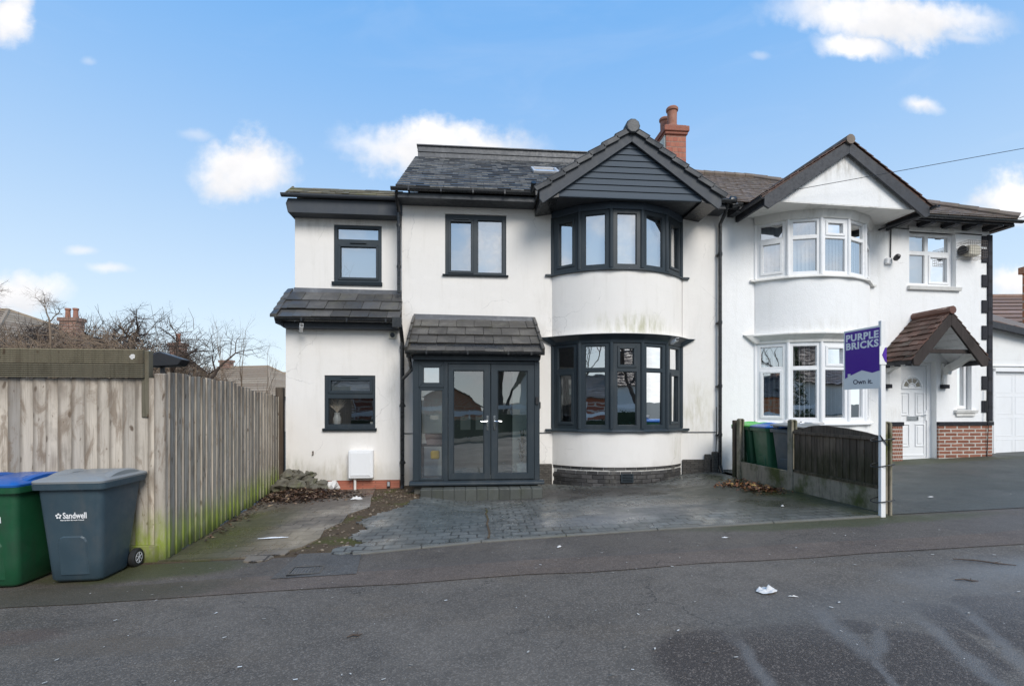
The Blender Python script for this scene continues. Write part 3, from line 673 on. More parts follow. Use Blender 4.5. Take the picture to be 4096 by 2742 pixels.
# ================================================================== LEFT HOUSE (cream, anthracite)
OX, OY = 5.18, 10.0
def left_house():
    H = thing('semi_detached_house', 'cream rendered semi detached house with dark grey windows, glazed porch and grey clad gable', 'house', (OX, OY, 0), 0, 'pair of semi detached houses')
    XC = -2.15
    W = MB()
    W.panel(-6.47, -.004, -.3, 5.56, 0., .22, [(-5.63, -4.42, 4.085, 5.308), (-5.56, -4.60, .10, 2.2), (-3.42, -.88, .95, 2.82), (-3.42, -.88, 4.08, 5.42)])
    W.panel(-6.47, -3.50, .99, 5.50, -.012, -.0008, [(-5.63, -4.42, 4.085, 5.308), (-5.56, -4.60, .9, 2.2)])      # upper coat stands proud of the plinth coat
    W.panel(-.79, -.004, .99, 5.50, -.012, -.0008)
    W.prism([(.22, -.3), (7.2, -.3), (7.2, 5.5), (3.7, 8.0), (.22, 5.56)], -6.47, -6.27, axis='x')
    W.box(-6.27, -.004, 7.0, 7.2, -.3, 5.5)
    W.build('wall', render_cream, H)
    B = MB()
    bay_wall(B, XC, .345, 1.03); bay_wall(B, XC, 2.86, 4.12, .012)
    split_build(B, 'bay_wall', render_cream, H, smooth=True)
    P = MB(); bay_wall(P, XC, -.12, .205, -.022); pl_ = P.build('bay_plinth', mortar_dark, H, smooth=True)
    P = MB(); bay_wall(P, XC, .205, .345, -.021); P.build('pale_pointing', mortar_white, pl_, smooth=True)
    P = MB(); Rb = BR - .01
    for k in range(6):
        z1 = .340 - .078 * k; z0 = z1 - (.050 if k == 0 else .068); s_ = -BHALF * Rb + (.11 if k % 2 else 0.); first = True
        L_ = .215
        while s_ < BHALF * Rb:
            e_ = min(s_ + L_ - .011, BHALF * Rb); a0, a1 = s_ / Rb, e_ / Rb; o_ = RND.uniform(-.004, .004); t_ = RND.uniform(-.003, .003)
            if e_ - s_ > .03: P.hexa([(*bay_xy(XC, a0, -.008 + o_), z0 + t_), (*bay_xy(XC, a1, -.008 - o_), z0 - t_), (*bay_xy(XC, a1, -.04), z0), (*bay_xy(XC, a0, -.04), z0), (*bay_xy(XC, a0, -.008 - o_), z1 + t_), (*bay_xy(XC, a1, -.008 + o_), z1 - t_), (*bay_xy(XC, a1, -.04), z1), (*bay_xy(XC, a0, -.04), z1)], RND.random())
            s_ += L_
    P.build('bricks', brick_face, pl_, bevel=.004)
    P = MB(); P.box(-.80, -.02, -.03, -.001, -.1, .42); P.box(-.34, -.20, -.055, -.031, .1, .53); P.box(-.19, -.06, -.10, -.031, .14, .58); P.box(-3.88, -3.50, -.03, -.001, -.1, .36)
    split_build(P, 'side_plinth', brick_old, H, bevel=.015)
    a = MB(); M, w = facet_M(bay_xy(XC, -.06, .0), bay_xy(XC, .06, .0)); a.M = M
    a.panel(-.02, .22, .06, .22, -.02, .01, [(0., .20, .075 + .03 * k, .09 + .03 * k) for k in range(5)]); a.build('air_brick', anthracite, H)
    # ---- bay windows
    def up(i, w):
        e = {0: (.16, .15), 1: (.115, .115), 2: (.115, .115), 3: (.105, .115), 4: (.15, .14)}[i]
        s = i in (0, 4); o = .06 if s else 0
        return [(e[0], w - e[1], 4.155 + .075 + o, 5.20 - o * 1.2, s)]
    gsel = lambda i, z: glass_sky
    bw, panes = bay_window(H, XC, 4.155, 5.285, up, anthracite, gsel, label='upper bow window with five tall panes')
    s = MB(); bay_facet_band(s, XC, [(-.02, 4.105), (.075, 4.105), (.075, 4.13), (.01, 4.158), (-.02, 4.158)])
    for sg in (-1, 1):
        x0 = XC + sg * 1.30; s.box(min(x0, x0 + sg * .19), max(x0, x0 + sg * .19), -.06, -.0125, 4.108, 4.15)
    s.build('window_sill', anthracite, bw, bevel=.004)
    cols = [blind_pale, blind_pale, blind_pale, blind_pale, blind_beige]
    for M, L, i in panes:
        b = MB(); b.M = M; a0, b0, c0, d0, s0 = L[0]; b.poly([(a0 - .03, .12, c0 - .03), (b0 + .03, .12, c0 - .03), (b0 + .03, .12, d0 + .03), (a0 - .03, .12, d0 + .03)])
        b.build('blind', cols[i], bw)
        if i == 3:
            b = MB(); b.M = M; b.poly([(a0, .09, d0 + .03), (b0 + .03, .09, d0 + .03), (b0 + .03, .09, d0 - .36), (b0 - .07, .09, d0 - .34), (b0 - .16, .09, d0 - .22), (b0 - .23, .09, d0 - .07)])
            b.build('curtain', corner_dark, bw)  # dark shape in the upper corner of the fourth pane
    hb = MB(); bay_facet_band(hb, XC, [(-.05, 5.275), (.035, 5.275), (.035, 5.40), (-.05, 5.40)]); hb.build('bay_head_board', anthracite_board, H, bevel=.004)
    def lo(i, w):
        e = {0: (.125, .125), 1: (.115, .115), 2: (.115, .115), 3: (.105, .115), 4: (.13, .12)}[i]
        top = (e[0], w - e[1], 2.245, 2.67, False); bot = (e[0], w - e[1], 1.145, 2.175, False)
        if i == 2: top = (e[0] + .05, w - e[1] - .05, 2.30, 2.62, True)
        if i in (0, 4): bot = (e[0] + .04, w - e[1] - .045, 1.20, 2.125, True)
        return [top, bot]
    bl, panes = bay_window(H, XC, 1.07, 2.735, lo, anthracite, lambda i, z: glass_sky if i in (1, 2, 3) else glass, label='lower bow window with ten panes in two rows')
    s = MB(); bay_facet_band(s, XC, [(-.02, 1.012), (.075, 1.012), (.075, 1.04), (.01, 1.073), (-.02, 1.073)])
    for sg in (-1, 1):
        x0 = XC + sg * 1.30; s.box(min(x0, x0 + sg * .19), max(x0, x0 + sg * .19), -.06, -.0125, 1.015, 1.06)
    s.build('window_sill', anthracite, bl, bevel=.004)
    M, L, i = panes[4]; b = MB(); b.M = M; b.poly([(.05, .12, 1.12), (.56, .12, 1.12), (.56, .12, 2.69), (.05, .12, 2.69)]); b.build('blind', blind_beige, bl)
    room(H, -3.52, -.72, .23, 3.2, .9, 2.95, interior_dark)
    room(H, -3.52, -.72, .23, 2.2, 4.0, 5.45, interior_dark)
    # canopy over the lower bay: flared lead top
    c = MB(); bay_facet_band(c, XC, [(-.05, 2.728), (.022, 2.728), (.032, 2.775), (.05, 2.80), (.10, 2.845), (.135, 2.872), (.135, 2.884), (-.02, 2.884)])
    for sg in (-1, 1):
        x0 = XC + sg * 1.29; xe = XC + sg * 1.62
        c.hexa([(x0, -.06, 2.73), (x0, -.0125, 2.73), (x0 + sg * .06, -.0125, 2.73), (x0 + sg * .06, -.06, 2.73), (x0, -.14, 2.884), (x0, -.0125, 2.884), (xe, -.0125, 2.884), (xe, -.07, 2.884)])
    c.build('bay_canopy', anthracite, H, bevel=.003)
    c = MB(); bay_band(c, XC, [(-.02, 2.8845), (.142, 2.8845), (.142, 2.894), (.02, 2.915)], ext=.02); c.build('canopy_flashing', white_trim, H, smooth=True)
    # string line
    t = MB(); t.box(-6.44, -6.17, -.016, -.0125, .972, .988); t.box(-3.89, -3.52, -.016, -.0125, .972, .988); t.box(-.79, -.05, -.016, -.0125, .972, .988); split_build(t, 'render_bead', lead_grey, H)
    # ---- main first floor window
    flat_window(H, -5.63, -4.42, 4.11, 5.308, [(-5.525, -5.115, 4.19, 5.165, True), (-4.985, -4.50, 4.165, 5.205, False)], .02, anthracite, glass_sky, (-5.68, -4.38, 4.075, 4.105, -.075), blind_grey, 'two light first floor window with grey blind', vents=[(-5.46, -5.16, 5.21)])
    # ---- gable over the bay
    G = MB(); tp = Vector((1.72, 0, 1.175)).normalized()
    apx, eav = 6.61, 5.435
    for sg in (-1, 1):
        E_ = (XC + sg * 1.74, eav); A_ = (XC, apx)
        n = Vector((sg * tp.z, 0, tp.x))
        up_ = .055
        G.hexa([(E_[0], -.86, E_[1]), (A_[0], -.86, A_[1]), (A_[0], 1.7, A_[1]), (E_[0], 1.7, E_[1]),
                (E_[0], -.86, E_[1] + up_), (A_[0], -.86, A_[1] + up_), (A_[0], 1.7, A_[1] + up_), (E_[0], 1.7, E_[1] + up_)])
    g = G.build('gable_roof', tile_slate, H)
    V_ = MB()   # dry verge units
    for sg in (-1, 1):
        L = sqrt(1.74 ** 2 + 1.175 ** 2); d = Vector((-sg * 1.74, 0, 1.175)).normalized(); nn = Vector((sg * 1.175, 0, 1.74)).normalized()
        E_ = Vector((XC + sg * 1.78, 0, eav - .03)); N_ = 7; stp = (L + .02) / N_
        for k in range(N_):
            a0 = k * stp; a1 = a0 + stp + .03; t0, t1 = .10, .068
            q0 = E_ + d * a0; q1 = E_ + d * a1
            for (ya, yb, lo_, hi_) in ((-.955, -.925, -.085, 0.), (-.955, -.70, .0, .018)):
                P = []
                for y in (ya, yb):
                    P += [tuple(q0 + nn * (t0 + lo_) + Vector((0, y, 0))), tuple(q1 + nn * (t1 + lo_) + Vector((0, y, 0))), tuple(q1 + nn * (t1 + hi_) + Vector((0, y, 0))), tuple(q0 + nn * (t0 + hi_) + Vector((0, y, 0)))]
                V_.hexa(P, RND.random())
    V_.build('verge_capping', verge_grey, g, bevel=.006)
    R_ = MB(); R_.M = Matrix.Translation((XC, 0, apx + .065)) @ Matrix.Rotation(radians(90), 4, 'X')
    R_.lathe([(.135, .74), (.135, .965), (.12, .985)], 10); R_.M = Matrix()
    R_.tube([(XC, -.74, apx + .065), (XC, 1.6, apx + .065)], .118, 10); R_.build('ridge_capping', verge_grey, g, bevel=.006)
    Bb = MB()
    for sg in (-1, 1):
        d = Vector((-sg * 1.74, 0, 1.175)).normalized(); nn = Vector((sg * 1.175, 0, 1.74)).normalized(); E_ = Vector((XC + sg * 1.73, 0, eav + .02))
        A0 = Vector((XC, 0, apx + .065))
        lowE = E_ - nn * .0; dn = .215
        p = [(E_.x, E_.z), (A0.x, A0.z), (A0.x, A0.z - dn / (1.74 / L)), (E_.x - sg * (.0), E_.z - dn * .62), ]
        Bb.prism([p[0], p[1], p[2], (E_.x - sg * .06, E_.z - .235), (E_.x, E_.z - .16)], -.905, -.865)
    Bb.build('barge_board', fascia_grey, g, bevel=.005)
    # eaves boxes that run back to the wall
    Sb = MB()
    for sg in (-1, 1):
        x0, x1 = XC + sg * 1.70, XC + sg * 1.36
        Sb.hexa([(min(x0, x1), -.86, 5.30 if sg < 0 else 5.355), (max(x0, x1), -.86, 5.355 if sg < 0 else 5.30), (max(x0, x1), -.013, 5.355 if sg < 0 else 5.30), (min(x0, x1), -.013, 5.30 if sg < 0 else 5.355),
                 (min(x0, x1), -.86, 5.47), (max(x0, x1), -.86, 5.47), (max(x0, x1), -.013, 5.47), (min(x0, x1), -.013, 5.47)])
    split_build(Sb, 'eaves_box', gutter_black, g, bevel=.004)
    So = MB(); So.box(XC - 1.40, XC + 1.40, -.835, -.012, 5.403, 5.43); So.build('soffit', soffit_grey, g)
    Cl = MB(); nb = 9; hb0, apz = 5.40, 6.43
    for k in range(nb):
        z0 = hb0 + (apz - hb0) * k / nb; z1 = hb0 + (apz - hb0) * (k + 1) / nb
        w0 = 1.46 * (1 - k / nb); w1 = 1.46 * (1 - (k + 1) / nb)
        P = [(XC - w0, -.842, z0), (XC + w0, -.842, z0), (XC + w0, -.80, z0), (XC - w0, -.80, z0), (XC - w1 - .001, -.826, z1 - .006), (XC + w1 + .001, -.826, z1 - .006), (XC + w1 + .001, -.80, z1 - .006), (XC - w1 - .001, -.80, z1 - .006)]
        Cl.hexa(P)
    Cl.prism([(XC - 1.46, 5.40), (XC + 1.46, 5.40), (XC, 6.43)], -.815, -.79)
    Cl.box(XC - 1.50, XC + 1.50, -.852, -.80, 5.375, 5.40)
    Cl.build('gable_cladding', anthracite_board, g, bevel=.003)
    # ---- main roof
    ex, ez, pit = -.42, 5.585, radians(32.8); Lr = 3.92 / cos(pit)
    pv = (0, cos(pit), sin(pit)); nv = (0, -sin(pit), cos(pit))
    T = MB(); tile_slope(T, (1, 0, 0), pv, nv, (-6.56, ex, ez), lambda v: (0, 6.56), 19, Lr / 19, .26, .030, .04, .003, .014, ragged=.006, lip=.020)
    D_ = MB(); D_.hexa([(-6.52, ex, ez - .03), (0, ex, ez - .03), (0, 3.5, ez - .03 + 3.92 * math.tan(pit)), (-6.52, 3.5, ez - .03 + 3.92 * math.tan(pit)), (-6.52, ex, ez), (0, ex, ez), (0, 3.5, ez + 3.92 * math.tan(pit)), (-6.52, 3.5, ez + 3.92 * math.tan(pit))])
    D_.hexa([(-6.52, 3.5, 8.05), (0, 3.5, 8.05), (0, 7.5, 5.4), (-6.52, 7.5, 5.4), (-6.52, 3.5, 8.10), (0, 3.5, 8.10), (0, 7.5, 5.45), (-6.52, 7.5, 5.45)])
    mr = D_.build('roof', tile_slate, H)
    T.build('tiles', tile_slate, mr)
    Rc = MB(); Rc.box(-6.50, -1.0, 3.46, 3.56, 8.06, 8.40); Rc.box(-6.53, -1.0, 3.42, 4.0, 8.40, 8.43); Rc.box(-6.51, -1.0, 3.44, 3.459, 8.24, 8.26); Rc.build('flat_roof_edge', lead_grey, mr, bevel=.004)
    rl = MB(); rl.M = Matrix.Translation((-3.42, ex, ez)) @ Matrix.Rotation(pit, 4, 'X')
    rl.panel(-.30, .30, 0, .8, 0, .06); rl.M = rl.M @ Matrix.Rotation(radians(90), 4, 'X')
    rl = MB(); rl.M = Matrix.Translation((-3.35, ex, ez)) @ Matrix.Rotation(pit, 4, 'X')
    for bx in ((-.31, -.25, 2.45, 3.1), (.25, .31, 2.45, 3.1), (-.25, .25, 2.45, 2.51), (-.25, .25, 3.04, 3.1)): rl.box(*bx, .02, .09)
    rw = rl.build('roof_window', wheel_grey, mr, bevel=.006)
    gl = MB(); gl.M = rl.M; gl.poly([(-.25, 2.51, .06), (.25, 2.51, .06), (.25, 3.04, .06), (-.25, 3.04, .06)]); gl.build('pane', glass_sky, rw)
    Ch = MB(); Ch.box(-.20, .32, 2.3, 3.05, 6.6, 8.37); Ch.build('chimney', brick_chim, mr)
    ch = [o for o in bpy.data.objects if o.parent == mr and o.name.startswith('chimney')][0]
    Cc = MB(); Cc.box(-.235, .355, 2.26, 3.09, 8.37, 8.44); Cc.box(-.265, .385, 2.23, 3.12, 8.44, 8.58); Cc.box(-.22, .33, 2.28, 3.07, 8.58, 8.62); Cc.build('chimney_cap', brick_chim, mr, bevel=.012)
    Cr = MB(); Cr.box(-.222, -.2005, 2.33, 3.06, 6.6, 8.46); Cr.build('chimney_render', cream_paint, mr, bevel=.01)
    pp = [(.13, 0), (.135, .05), (.11, .08), (.115, .40), (.14, .42), (.145, .47), (.125, .50), (.10, .50), (.095, .3)]
    for (x, y, sc) in ((.03, 2.48, 1.06), (-.02, 2.86, .95)):
        m = MB(); m.lathe([(r * sc, z * sc) for r, z in pp], 16, origin=(x, y, 8.62)); m.build('chimney_pot', terracotta, mr, smooth=True)
    F = MB(); F.box(-6.50, XC - 1.72, -.385, -.012, 5.44, 5.54); F.box(XC + 1.72, .0, -.385, -.012, 5.44, 5.54); split_build(F, 'fascia', soffit_grey, H, bevel=.004)
    Gt = MB(); gutter_run(Gt, XC + 1.78, .12, -.445, 5.59); Gt.build('gutter', gutter_black, H); Gt = MB(); gutter_run(Gt, -6.62, XC - 1.76, -.445, 5.60)
    for x in [-6.3 + .6 * k for k in range(5)]: Gt.box(x, x + .03, -.51, -.385, 5.53, 5.61)
    Gt.tube([(XC - 1.80, -.44, 5.58), (XC - 1.80, -.62, 5.72)], .05, 8); Gt.build('gutter', gutter_black, H)
    # ---- side extension: upper and lower
    X = MB()
    X.panel(-8.58, -6.471, 3.0, 5.5, .25, .45, [(-7.833, -6.90, 3.945, 5.116)])
    X.panel(-8.58, -6.471, .111, 3.06, -.25, -.05, [(-7.876, -6.935, 1.075, 2.096)])
    X.box(-8.58, -8.38, .451, 7.2, -.3, 5.5); X.box(-8.58, -8.38, -.049, .449, -.3, 3.06); X.box(-8.38, -6.471, 7.0, 7.2, -.3, 5.5)
    X.box(-6.60, -6.471, -.049, -.001, .111, 3.06)
    X.build('extension_wall', render_cream, H)
    P = MB(); P.box(-8.57, -6.48, -.24, -.06, -.4, .110); P.build('extension_plinth', brick_plinth_red, H)
    w = flat_window(H, -7.833, -6.90, 3.98, 5.116, [(-7.765, -6.965, 4.83, 5.055, False), (-7.71, -7.01, 4.075, 4.69, True)], .27, anthracite, glass_sky, (-7.865, -6.885, 3.91, 3.975, .19), blind_pale, 'upper extension window with a shallow top light', vents=[(-7.52, -7.20, 4.765)])
    w = flat_window(H, -7.876, -6.935, 1.10, 2.096, [(-7.765, -7.035, 1.80, 2.0, True), (-7.81, -6.975, 1.165, 1.66, False)], -.23, anthracite, glass, (-7.905, -6.905, 1.045, 1.092, -.315), None, 'ground floor extension window with opening top light', vents=[(-7.57, -7.26, 2.06)])
    bb_ = MB(); bb_.poly([(-7.80, -.13, 1.77), (-7.0, -.13, 1.77), (-7.0, -.13, 2.05), (-7.80, -.13, 2.05)]); bb_.build('roller_blind', blind_pale, w)  # pale sheet added behind the top light to imitate reflected sky
    wb = [o for o in bpy.data.objects if o.parent == w and o.name.startswith('pane')]
    wb[0].data.materials[0] = glass_sky
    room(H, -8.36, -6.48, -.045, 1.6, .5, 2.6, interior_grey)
    vz = MB(); vz.lathe([(.05, 0), (.075, .05), (.08, .14), (.05, .21), (.06, .25)], 14, origin=(-7.71, .02, 1.14)); vs = promote(vz.build('vase', ceramic, H, smooth=True), 'white vase holding a pale pampas plume behind the lower left window', 'vase')
    pl = MB(); rr = random.Random(3)
    for k in range(46):
        a = rr.uniform(-1.0, 1.0); l = rr.uniform(.14, .30); zz = 1.37 + rr.uniform(0, .05)
        b = Vector((-7.71, .02, zz)); t = b + Vector((sin(a) * l * .8, rr.uniform(-.08, .08), cos(a) * l)); md = (b + t) / 2 + Vector((0, 0, .02))
        pl.tube([b, md, t], [.004, .012, .002], 5)
    pl.build('pampas_plume', pampas, vs)
    bx = MB(); bx.box(-7.05, -6.99, -.14, -.08, 1.15, 1.215); promote(bx.build('ornament_block', ceramic, H), 'small white block on the sill inside the lower left window', 'ornament')
    S = MB(); S.box(-8.62, -6.46, -.03, .249, 5.225, 5.50); S.prism([(-8.66, 5.40), (-8.62, 5.225), (-8.62, 5.50)], -.03, .5); S.build('extension_fascia', fascia_grey, H, bevel=.006)
    G2 = MB(); gutter_run(G2, -8.72, -6.53, -.09, 5.555, .06); G2.build('extension_gutter', fascia_grey, H)
    E2 = MB(); pt2 = radians(35)
    E2.hexa([(-8.64, -.06, 5.52), (-6.48, -.06, 5.52), (-6.48, .42, 5.82), (-8.64, .42, 5.82), (-8.64, -.06, 5.55), (-6.48, -.06, 5.55), (-6.48, .42, 5.87), (-8.64, .42, 5.86)])
    E2.box(-8.6, -6.48, .421, 6.9, 5.5, 5.84)
    er = E2.build('extension_roof', tile_moss, H)
    T2 = MB(); tile_slope(T2, (1, 0, 0), (0, cos(pt2), sin(pt2)), (0, -sin(pt2), cos(pt2)), (-8.66, -.07, 5.555), lambda v: (0, 2.17), 4, .13, .26, .018, .03, .007, .01, ragged=.012)
    T2.tube([(-8.67, -.06, 5.56), (-8.67, .42, 5.90)], .022, 6); T2.build('tiles', tile_moss, er)
    # lean-to roof between the floors
    p2 = atan2(.62, .80); pv2 = (0, cos(p2), sin(p2)); nv2 = (0, -sin(p2), cos(p2)); L2 = .80 / cos(p2)
    lt = MB(); lt.hexa([(-8.64, -.55, 3.12), (-6.46, -.55, 3.12), (-6.46, .249, 3.74), (-8.60, .249, 3.74), (-8.64, -.55, 3.15), (-6.46, -.55, 3.15), (-6.46, .249, 3.77), (-8.60, .249, 3.77)])
    lt.prism([(-.40, 2.99), (-.55, 3.12), (.249, 3.74), (.249, 3.0)], -8.615, -8.585, axis='x')
    le = lt.build('lean_to_roof', fascia_grey, H)
    T3 = MB(); tile_slope(T3, (1, 0, 0), pv2, nv2, (-8.69, -.58, 3.125), lambda v: (.02 * v, 2.26 - .04 * v), 3, L2 / 2.95, .335, .028, .07, .006, .022)
    T3.build('tiles', tile_grey, le, bevel=.004)
    fl = MB(); fl.hexa([(-8.60, .155, 3.685), (-6.46, .155, 3.685), (-6.46, .249, 3.815), (-8.60, .249, 3.835), (-8.60, .17, 3.74), (-6.46, .17, 3.74), (-6.46, .2495, 3.835), (-8.60, .2495, 3.855)]); fl.build('flashing', lead_grey, le, bevel=.004)
    hp = MB()
    for k in range(5): hp.hexa([(-8.74, -.60 + .17 * k, 3.115 + .131 * k), (-8.62, -.60 + .17 * k, 3.115 + .131 * k), (-8.62, -.40 + .17 * k, 3.27 + .131 * k), (-8.73, -.40 + .17 * k, 3.27 + .131 * k), (-8.74, -.60 + .17 * k, 3.175 + .131 * k), (-8.62, -.60 + .17 * k, 3.185 + .131 * k), (-8.62, -.40 + .17 * k, 3.325 + .131 * k), (-8.73, -.40 + .17 * k, 3.31 + .131 * k)], RND.random())
    hp.build('verge_tiles', tile_grey, le, bevel=.006)
    ls = MB(); ls.box(-8.56, -6.47, -.42, -.251, 2.955, 3.075); ls.prism([(-8.56, 2.955), (-8.56, 3.11), (-8.72, 3.11), (-8.70, 3.03), (-8.62, 3.01)], -.44, -.24); ls.build('lean_to_fascia', fascia_grey, H, bevel=.004)
    lg = MB(); gutter_run(lg, -8.66, -6.44, -.55, 3.115, .058)
    for x in (-8.2, -7.4, -6.7): lg.box(x, x + .03, -.61, -.42, 3.05, 3.12)
    lg.build('lean_to_gutter', gutter_black, H)
    # downpipes
    dp = MB()
    dp.tube([(-6.52, -.40, 5.55), (-6.52, -.30, 5.42), (-6.52, -.06, 5.28), (-6.52, -.06, 3.72)], .036, 10)
    for z in (5.0, 4.2): dp.tube([(-6.52, -.06, z), (-6.52, -.06, z + .05)], .045, 10)
    dp.build('downpipe', gutter_black, H, smooth=True)
    dp = MB(); dp.box(-6.56, -6.40, -.66, -.50, 2.96, 3.14)
    dp.tube([(-6.43, -.55, 3.02), (-6.42, -.5, 2.9), (-6.42, -.32, 2.72), (-6.42, -.32, .02), (-6.42, -.40, -.06)], .038, 10)
    for z in (2.6, 1.5, .42): dp.tube([(-6.42, -.32, z), (-6.42, -.32, z + .06)], .048, 10); dp.box(-6.475, -6.365, -.31, -.252, z, z + .035)
    dp.tube([(-6.20, -1.2, 2.42), (-6.20, -1.02, 2.28), (-6.22, -.6, 2.18), (-6.42, -.32, 2.02)], .033, 9)
    dp.build('downpipe', gutter_black, H, smooth=True)
    dp = MB(); dp.tube([(-.03, -.42, 5.54), (-.03, -.32, 5.40), (-.03, -.10, 5.24), (-.03, -.10, .30)], .036, 10)
    for z in (4.6, 3.2, 1.9, .9): dp.tube([(-.03, -.10, z), (-.03, -.10, z + .06)], .046, 10); dp.box(-.085, .025, -.09, -.013, z, z + .035)
    dp.tube([(-.03, -.10, .3), (-.03, -.11, .26), (-.03, -.20, .15)], .042, 10); dp.tube([(-.10, -.09, 1.5), (-.09, -.07, .9), (-.10, -.06, .6), (-.08, -.08, .35)], .008, 6)
    dp.build('downpipe', gutter_black, H, smooth=True)
    # meter box, pipe, sensors, cameras
    m = MB(); m.box(-7.405, -6.955, -.39, -.251, .165, .69); mbx = m.build('meter_box', door_white, H, bevel=.012, seg=2)
    m = MB(); m.box(-7.37, -7.0, -.402, -.391, .205, .645); m.box(-7.35, -7.02, -.408, -.4025, .225, .235); m.build('door', door_white, mbx, bevel=.006)
    m = MB(); m.tube([(-7.30, -.31, .17), (-7.30, -.31, -.08)], .024, 8); m.build('gas_pipe', white_trim, H, smooth=True)
    m = MB(); m.box(-6.715, -6.655, -.275, -.241, -.03, .085); wf = m.build('cable_box', dark_plastic, H, bevel=.006); m = MB(); m.box(-6.707, -6.663, -.283, -.2755, -.005, .075); m.build('cover', steel_wire if False else wheel_grey, wf, bevel=.004)
    m = MB(); m.box(-8.10, -8.07, -.262, -.251, .60, .67); m.tube([(-8.085, -.262, .64), (-8.085, -.285, .60)], .012, 6); m.build('pipe_stub', steel_wire, H)
    def bullet(x, y, z, az, pit_, mat, scl=1.):
        b = MB(); b.M = Matrix.Translation((x, y, z)) @ Matrix.Rotation(az, 4, 'Z') @ Matrix.Rotation(pit_, 4, 'X') @ Matrix.Diagonal((scl, scl, scl, 1))
        b.box(-.035, .035, -.10, .10, -.032, .032); b.box(-.042, .042, -.14, .06, .033, .042); b.tube([(0, .08, -.02), (0, .13, .03)], .016, 8)
        o = b.build('security_camera', mat, H, bevel=.01, seg=2)
        l = MB(); l.M = b.M; l.box(-.029, .029, -.104, -.1005, -.026, .026); l.build('lens', dark_plastic, o, bevel=.004)
    bullet(-8.22, -.50, 2.93, radians(22), radians(-25), door_white, .85)
    bullet(-1.17, -.50, 2.775, radians(15), radians(-14), door_white, .85)
    m = MB(); m.box(-6.68, -6.545, -.285, -.251, 2.80, 2.93); sv = m.build('wall_vent', beige_box, H, bevel=.008); m = MB(); m.M = Matrix.Translation((-6.61, -.286, 2.865)) @ Matrix.Rotation(radians(90), 4, 'X'); m.lathe([(.046, 0), (.046, .006), (.03, .008)], 16); m.build('grille', soffit_grey, sv, smooth=True)
    # ================= porch
    y = -1.1
    Po = MB()
    for bx in ((-6.14, -6.03, y, y + .09, .2, 2.31), (-4.0, -3.905, y, y + .09, .2, 2.31), (-5.61, -5.53, y, y + .085, .2, 2.31), (-6.03, -5.61, y, y + .085, 2.25, 2.31), (-5.53, -4.0, y, y + .085, 2.255, 2.31), (-6.03, -5.61, y, y + .085, .2, .235), (-5.53, -4.0, y, y + .085, .2, .215)): Po.box(*bx)
    Po.box(-6.03, -5.61, y, y + .085, 1.80, 1.88)
    for xa in (-6.14, -3.965):
        Po.box(xa, xa + .06, y + .09, -.013, .2, .30); Po.box(xa, xa + .06, y + .09, -.013, 2.2, 2.31); Po.box(xa, xa + .06, -.08, -.013, .30, 2.2)
    Po.box(-3.965, -3.905, y + .09, -.013, .30, .62) if False else None
    ring(Po, -5.955, -5.685, 1.925, 2.19, .085, y - .014, y + .06)
    ring(Po, -6.0, -5.635, .25, 1.785, .035, y - .010, y + .05)
    po = Po.build('porch', anthracite, H, bevel=.005)
    pane(po, Matrix(), -6.03, -5.61, 1.88, 2.25, y + .04, glass_sky); pane(po, Matrix(), -6.03, -5.61, .235, 1.80, y + .04, glass)
    rk = Matrix.Translation((-3.935, y, 0)) @ Matrix.Rotation(radians(90), 4, 'Z')
    pane(po, rk, .09, 1.02, .30, 2.2, .0, glass, False); rk = Matrix.Translation((-6.11, y, 0)) @ Matrix.Rotation(radians(90), 4, 'Z'); pane(po, rk, .09, 1.02, .30, 2.2, .0, glass, False)
    for (xa, xb, ha) in ((-5.525, -4.785, 1), (-4.775, -4.005, -1)):
        g0, g1 = (-5.435, -4.90) if ha > 0 else (-4.66, -4.125)
        d = MB(); d.panel(xa, xb, .222, 2.25, y - .018, y + .05, [(g0, g1, .325, 2.14)])
        ring(d, g0 + .012, g1 - .012, .337, 2.128, .012, y - .010, y + .012)
        hx = -4.838 if ha > 0 else -4.715
        dd = d.build('porch_door', anthracite, po, bevel=.005)
        h = MB(); h.box(hx - .018, hx + .018, y - .030, y - .0185, 1.09, 1.345); h.tube([(hx, y - .03, 1.245), (hx, y - .075, 1.245), (hx - ha * .02, y - .08, 1.245), (hx - ha * .125, y - .078, 1.243)], .011, 8); h.tube([(hx, y - .02, 1.155), (hx, y - .035, 1.155)], .010, 8)
        h.build('door_handle', chrome, po, smooth=True)
        pane(po, Matrix(), g0, g1, .325, 2.14, y + .02, glass_porch)
    c = MB(); c.prism([(y - .075, .13), (y - .075, .165), (y - .02, .2), (y + .1, .2), (y + .1, .13)], -6.20, -3.83, axis='x'); c.build('porch_cill', anthracite, po, bevel=.004)
    c = MB(); c.box(-6.12, -3.93, y + .06, -.013, -.2, .13); c.build('porch_base', concrete, po); c = MB(); c.box(-6.08, -3.97, y + .101, -.02, .131, .16); c.build('porch_floor', interior_grey, po)
    c = MB(); c.box(-5.55, -4.30, -.05, -.014, .161, 2.19); c.build('inner_door', interior_dark, po); c = MB(); c.box(-5.33, -5.13, -.06, -.0505, 1.05, 1.32); c.box(-5.03, -4.83, -.06, -.0505, 1.05, 1.32); split_build(c, 'inner_door_light', interior_grey, po)  # door widened past its opening as a dark backing for the porch glass
    c = MB(); c.box(-6.12, -3.92, y + .03, -.013, 2.315, 2.34); c.build('porch_ceiling', interior_pale, po)
    # things standing in the porch, seen through the side light and right door
    c = MB(); c.box(-6.05, -5.62, -.75, -.35, .161, .19); c.box(-6.05, -5.62, -.75, -.35, .78, .81); c.box(-6.05, -6.01, -.75, -.35, .19, .78); c.box(-5.66, -5.62, -.75, -.35, .19, .78); promote(c.build('shelf', wood_brown, H), 'low brown shelf standing inside the porch behind the side light', 'shelf')
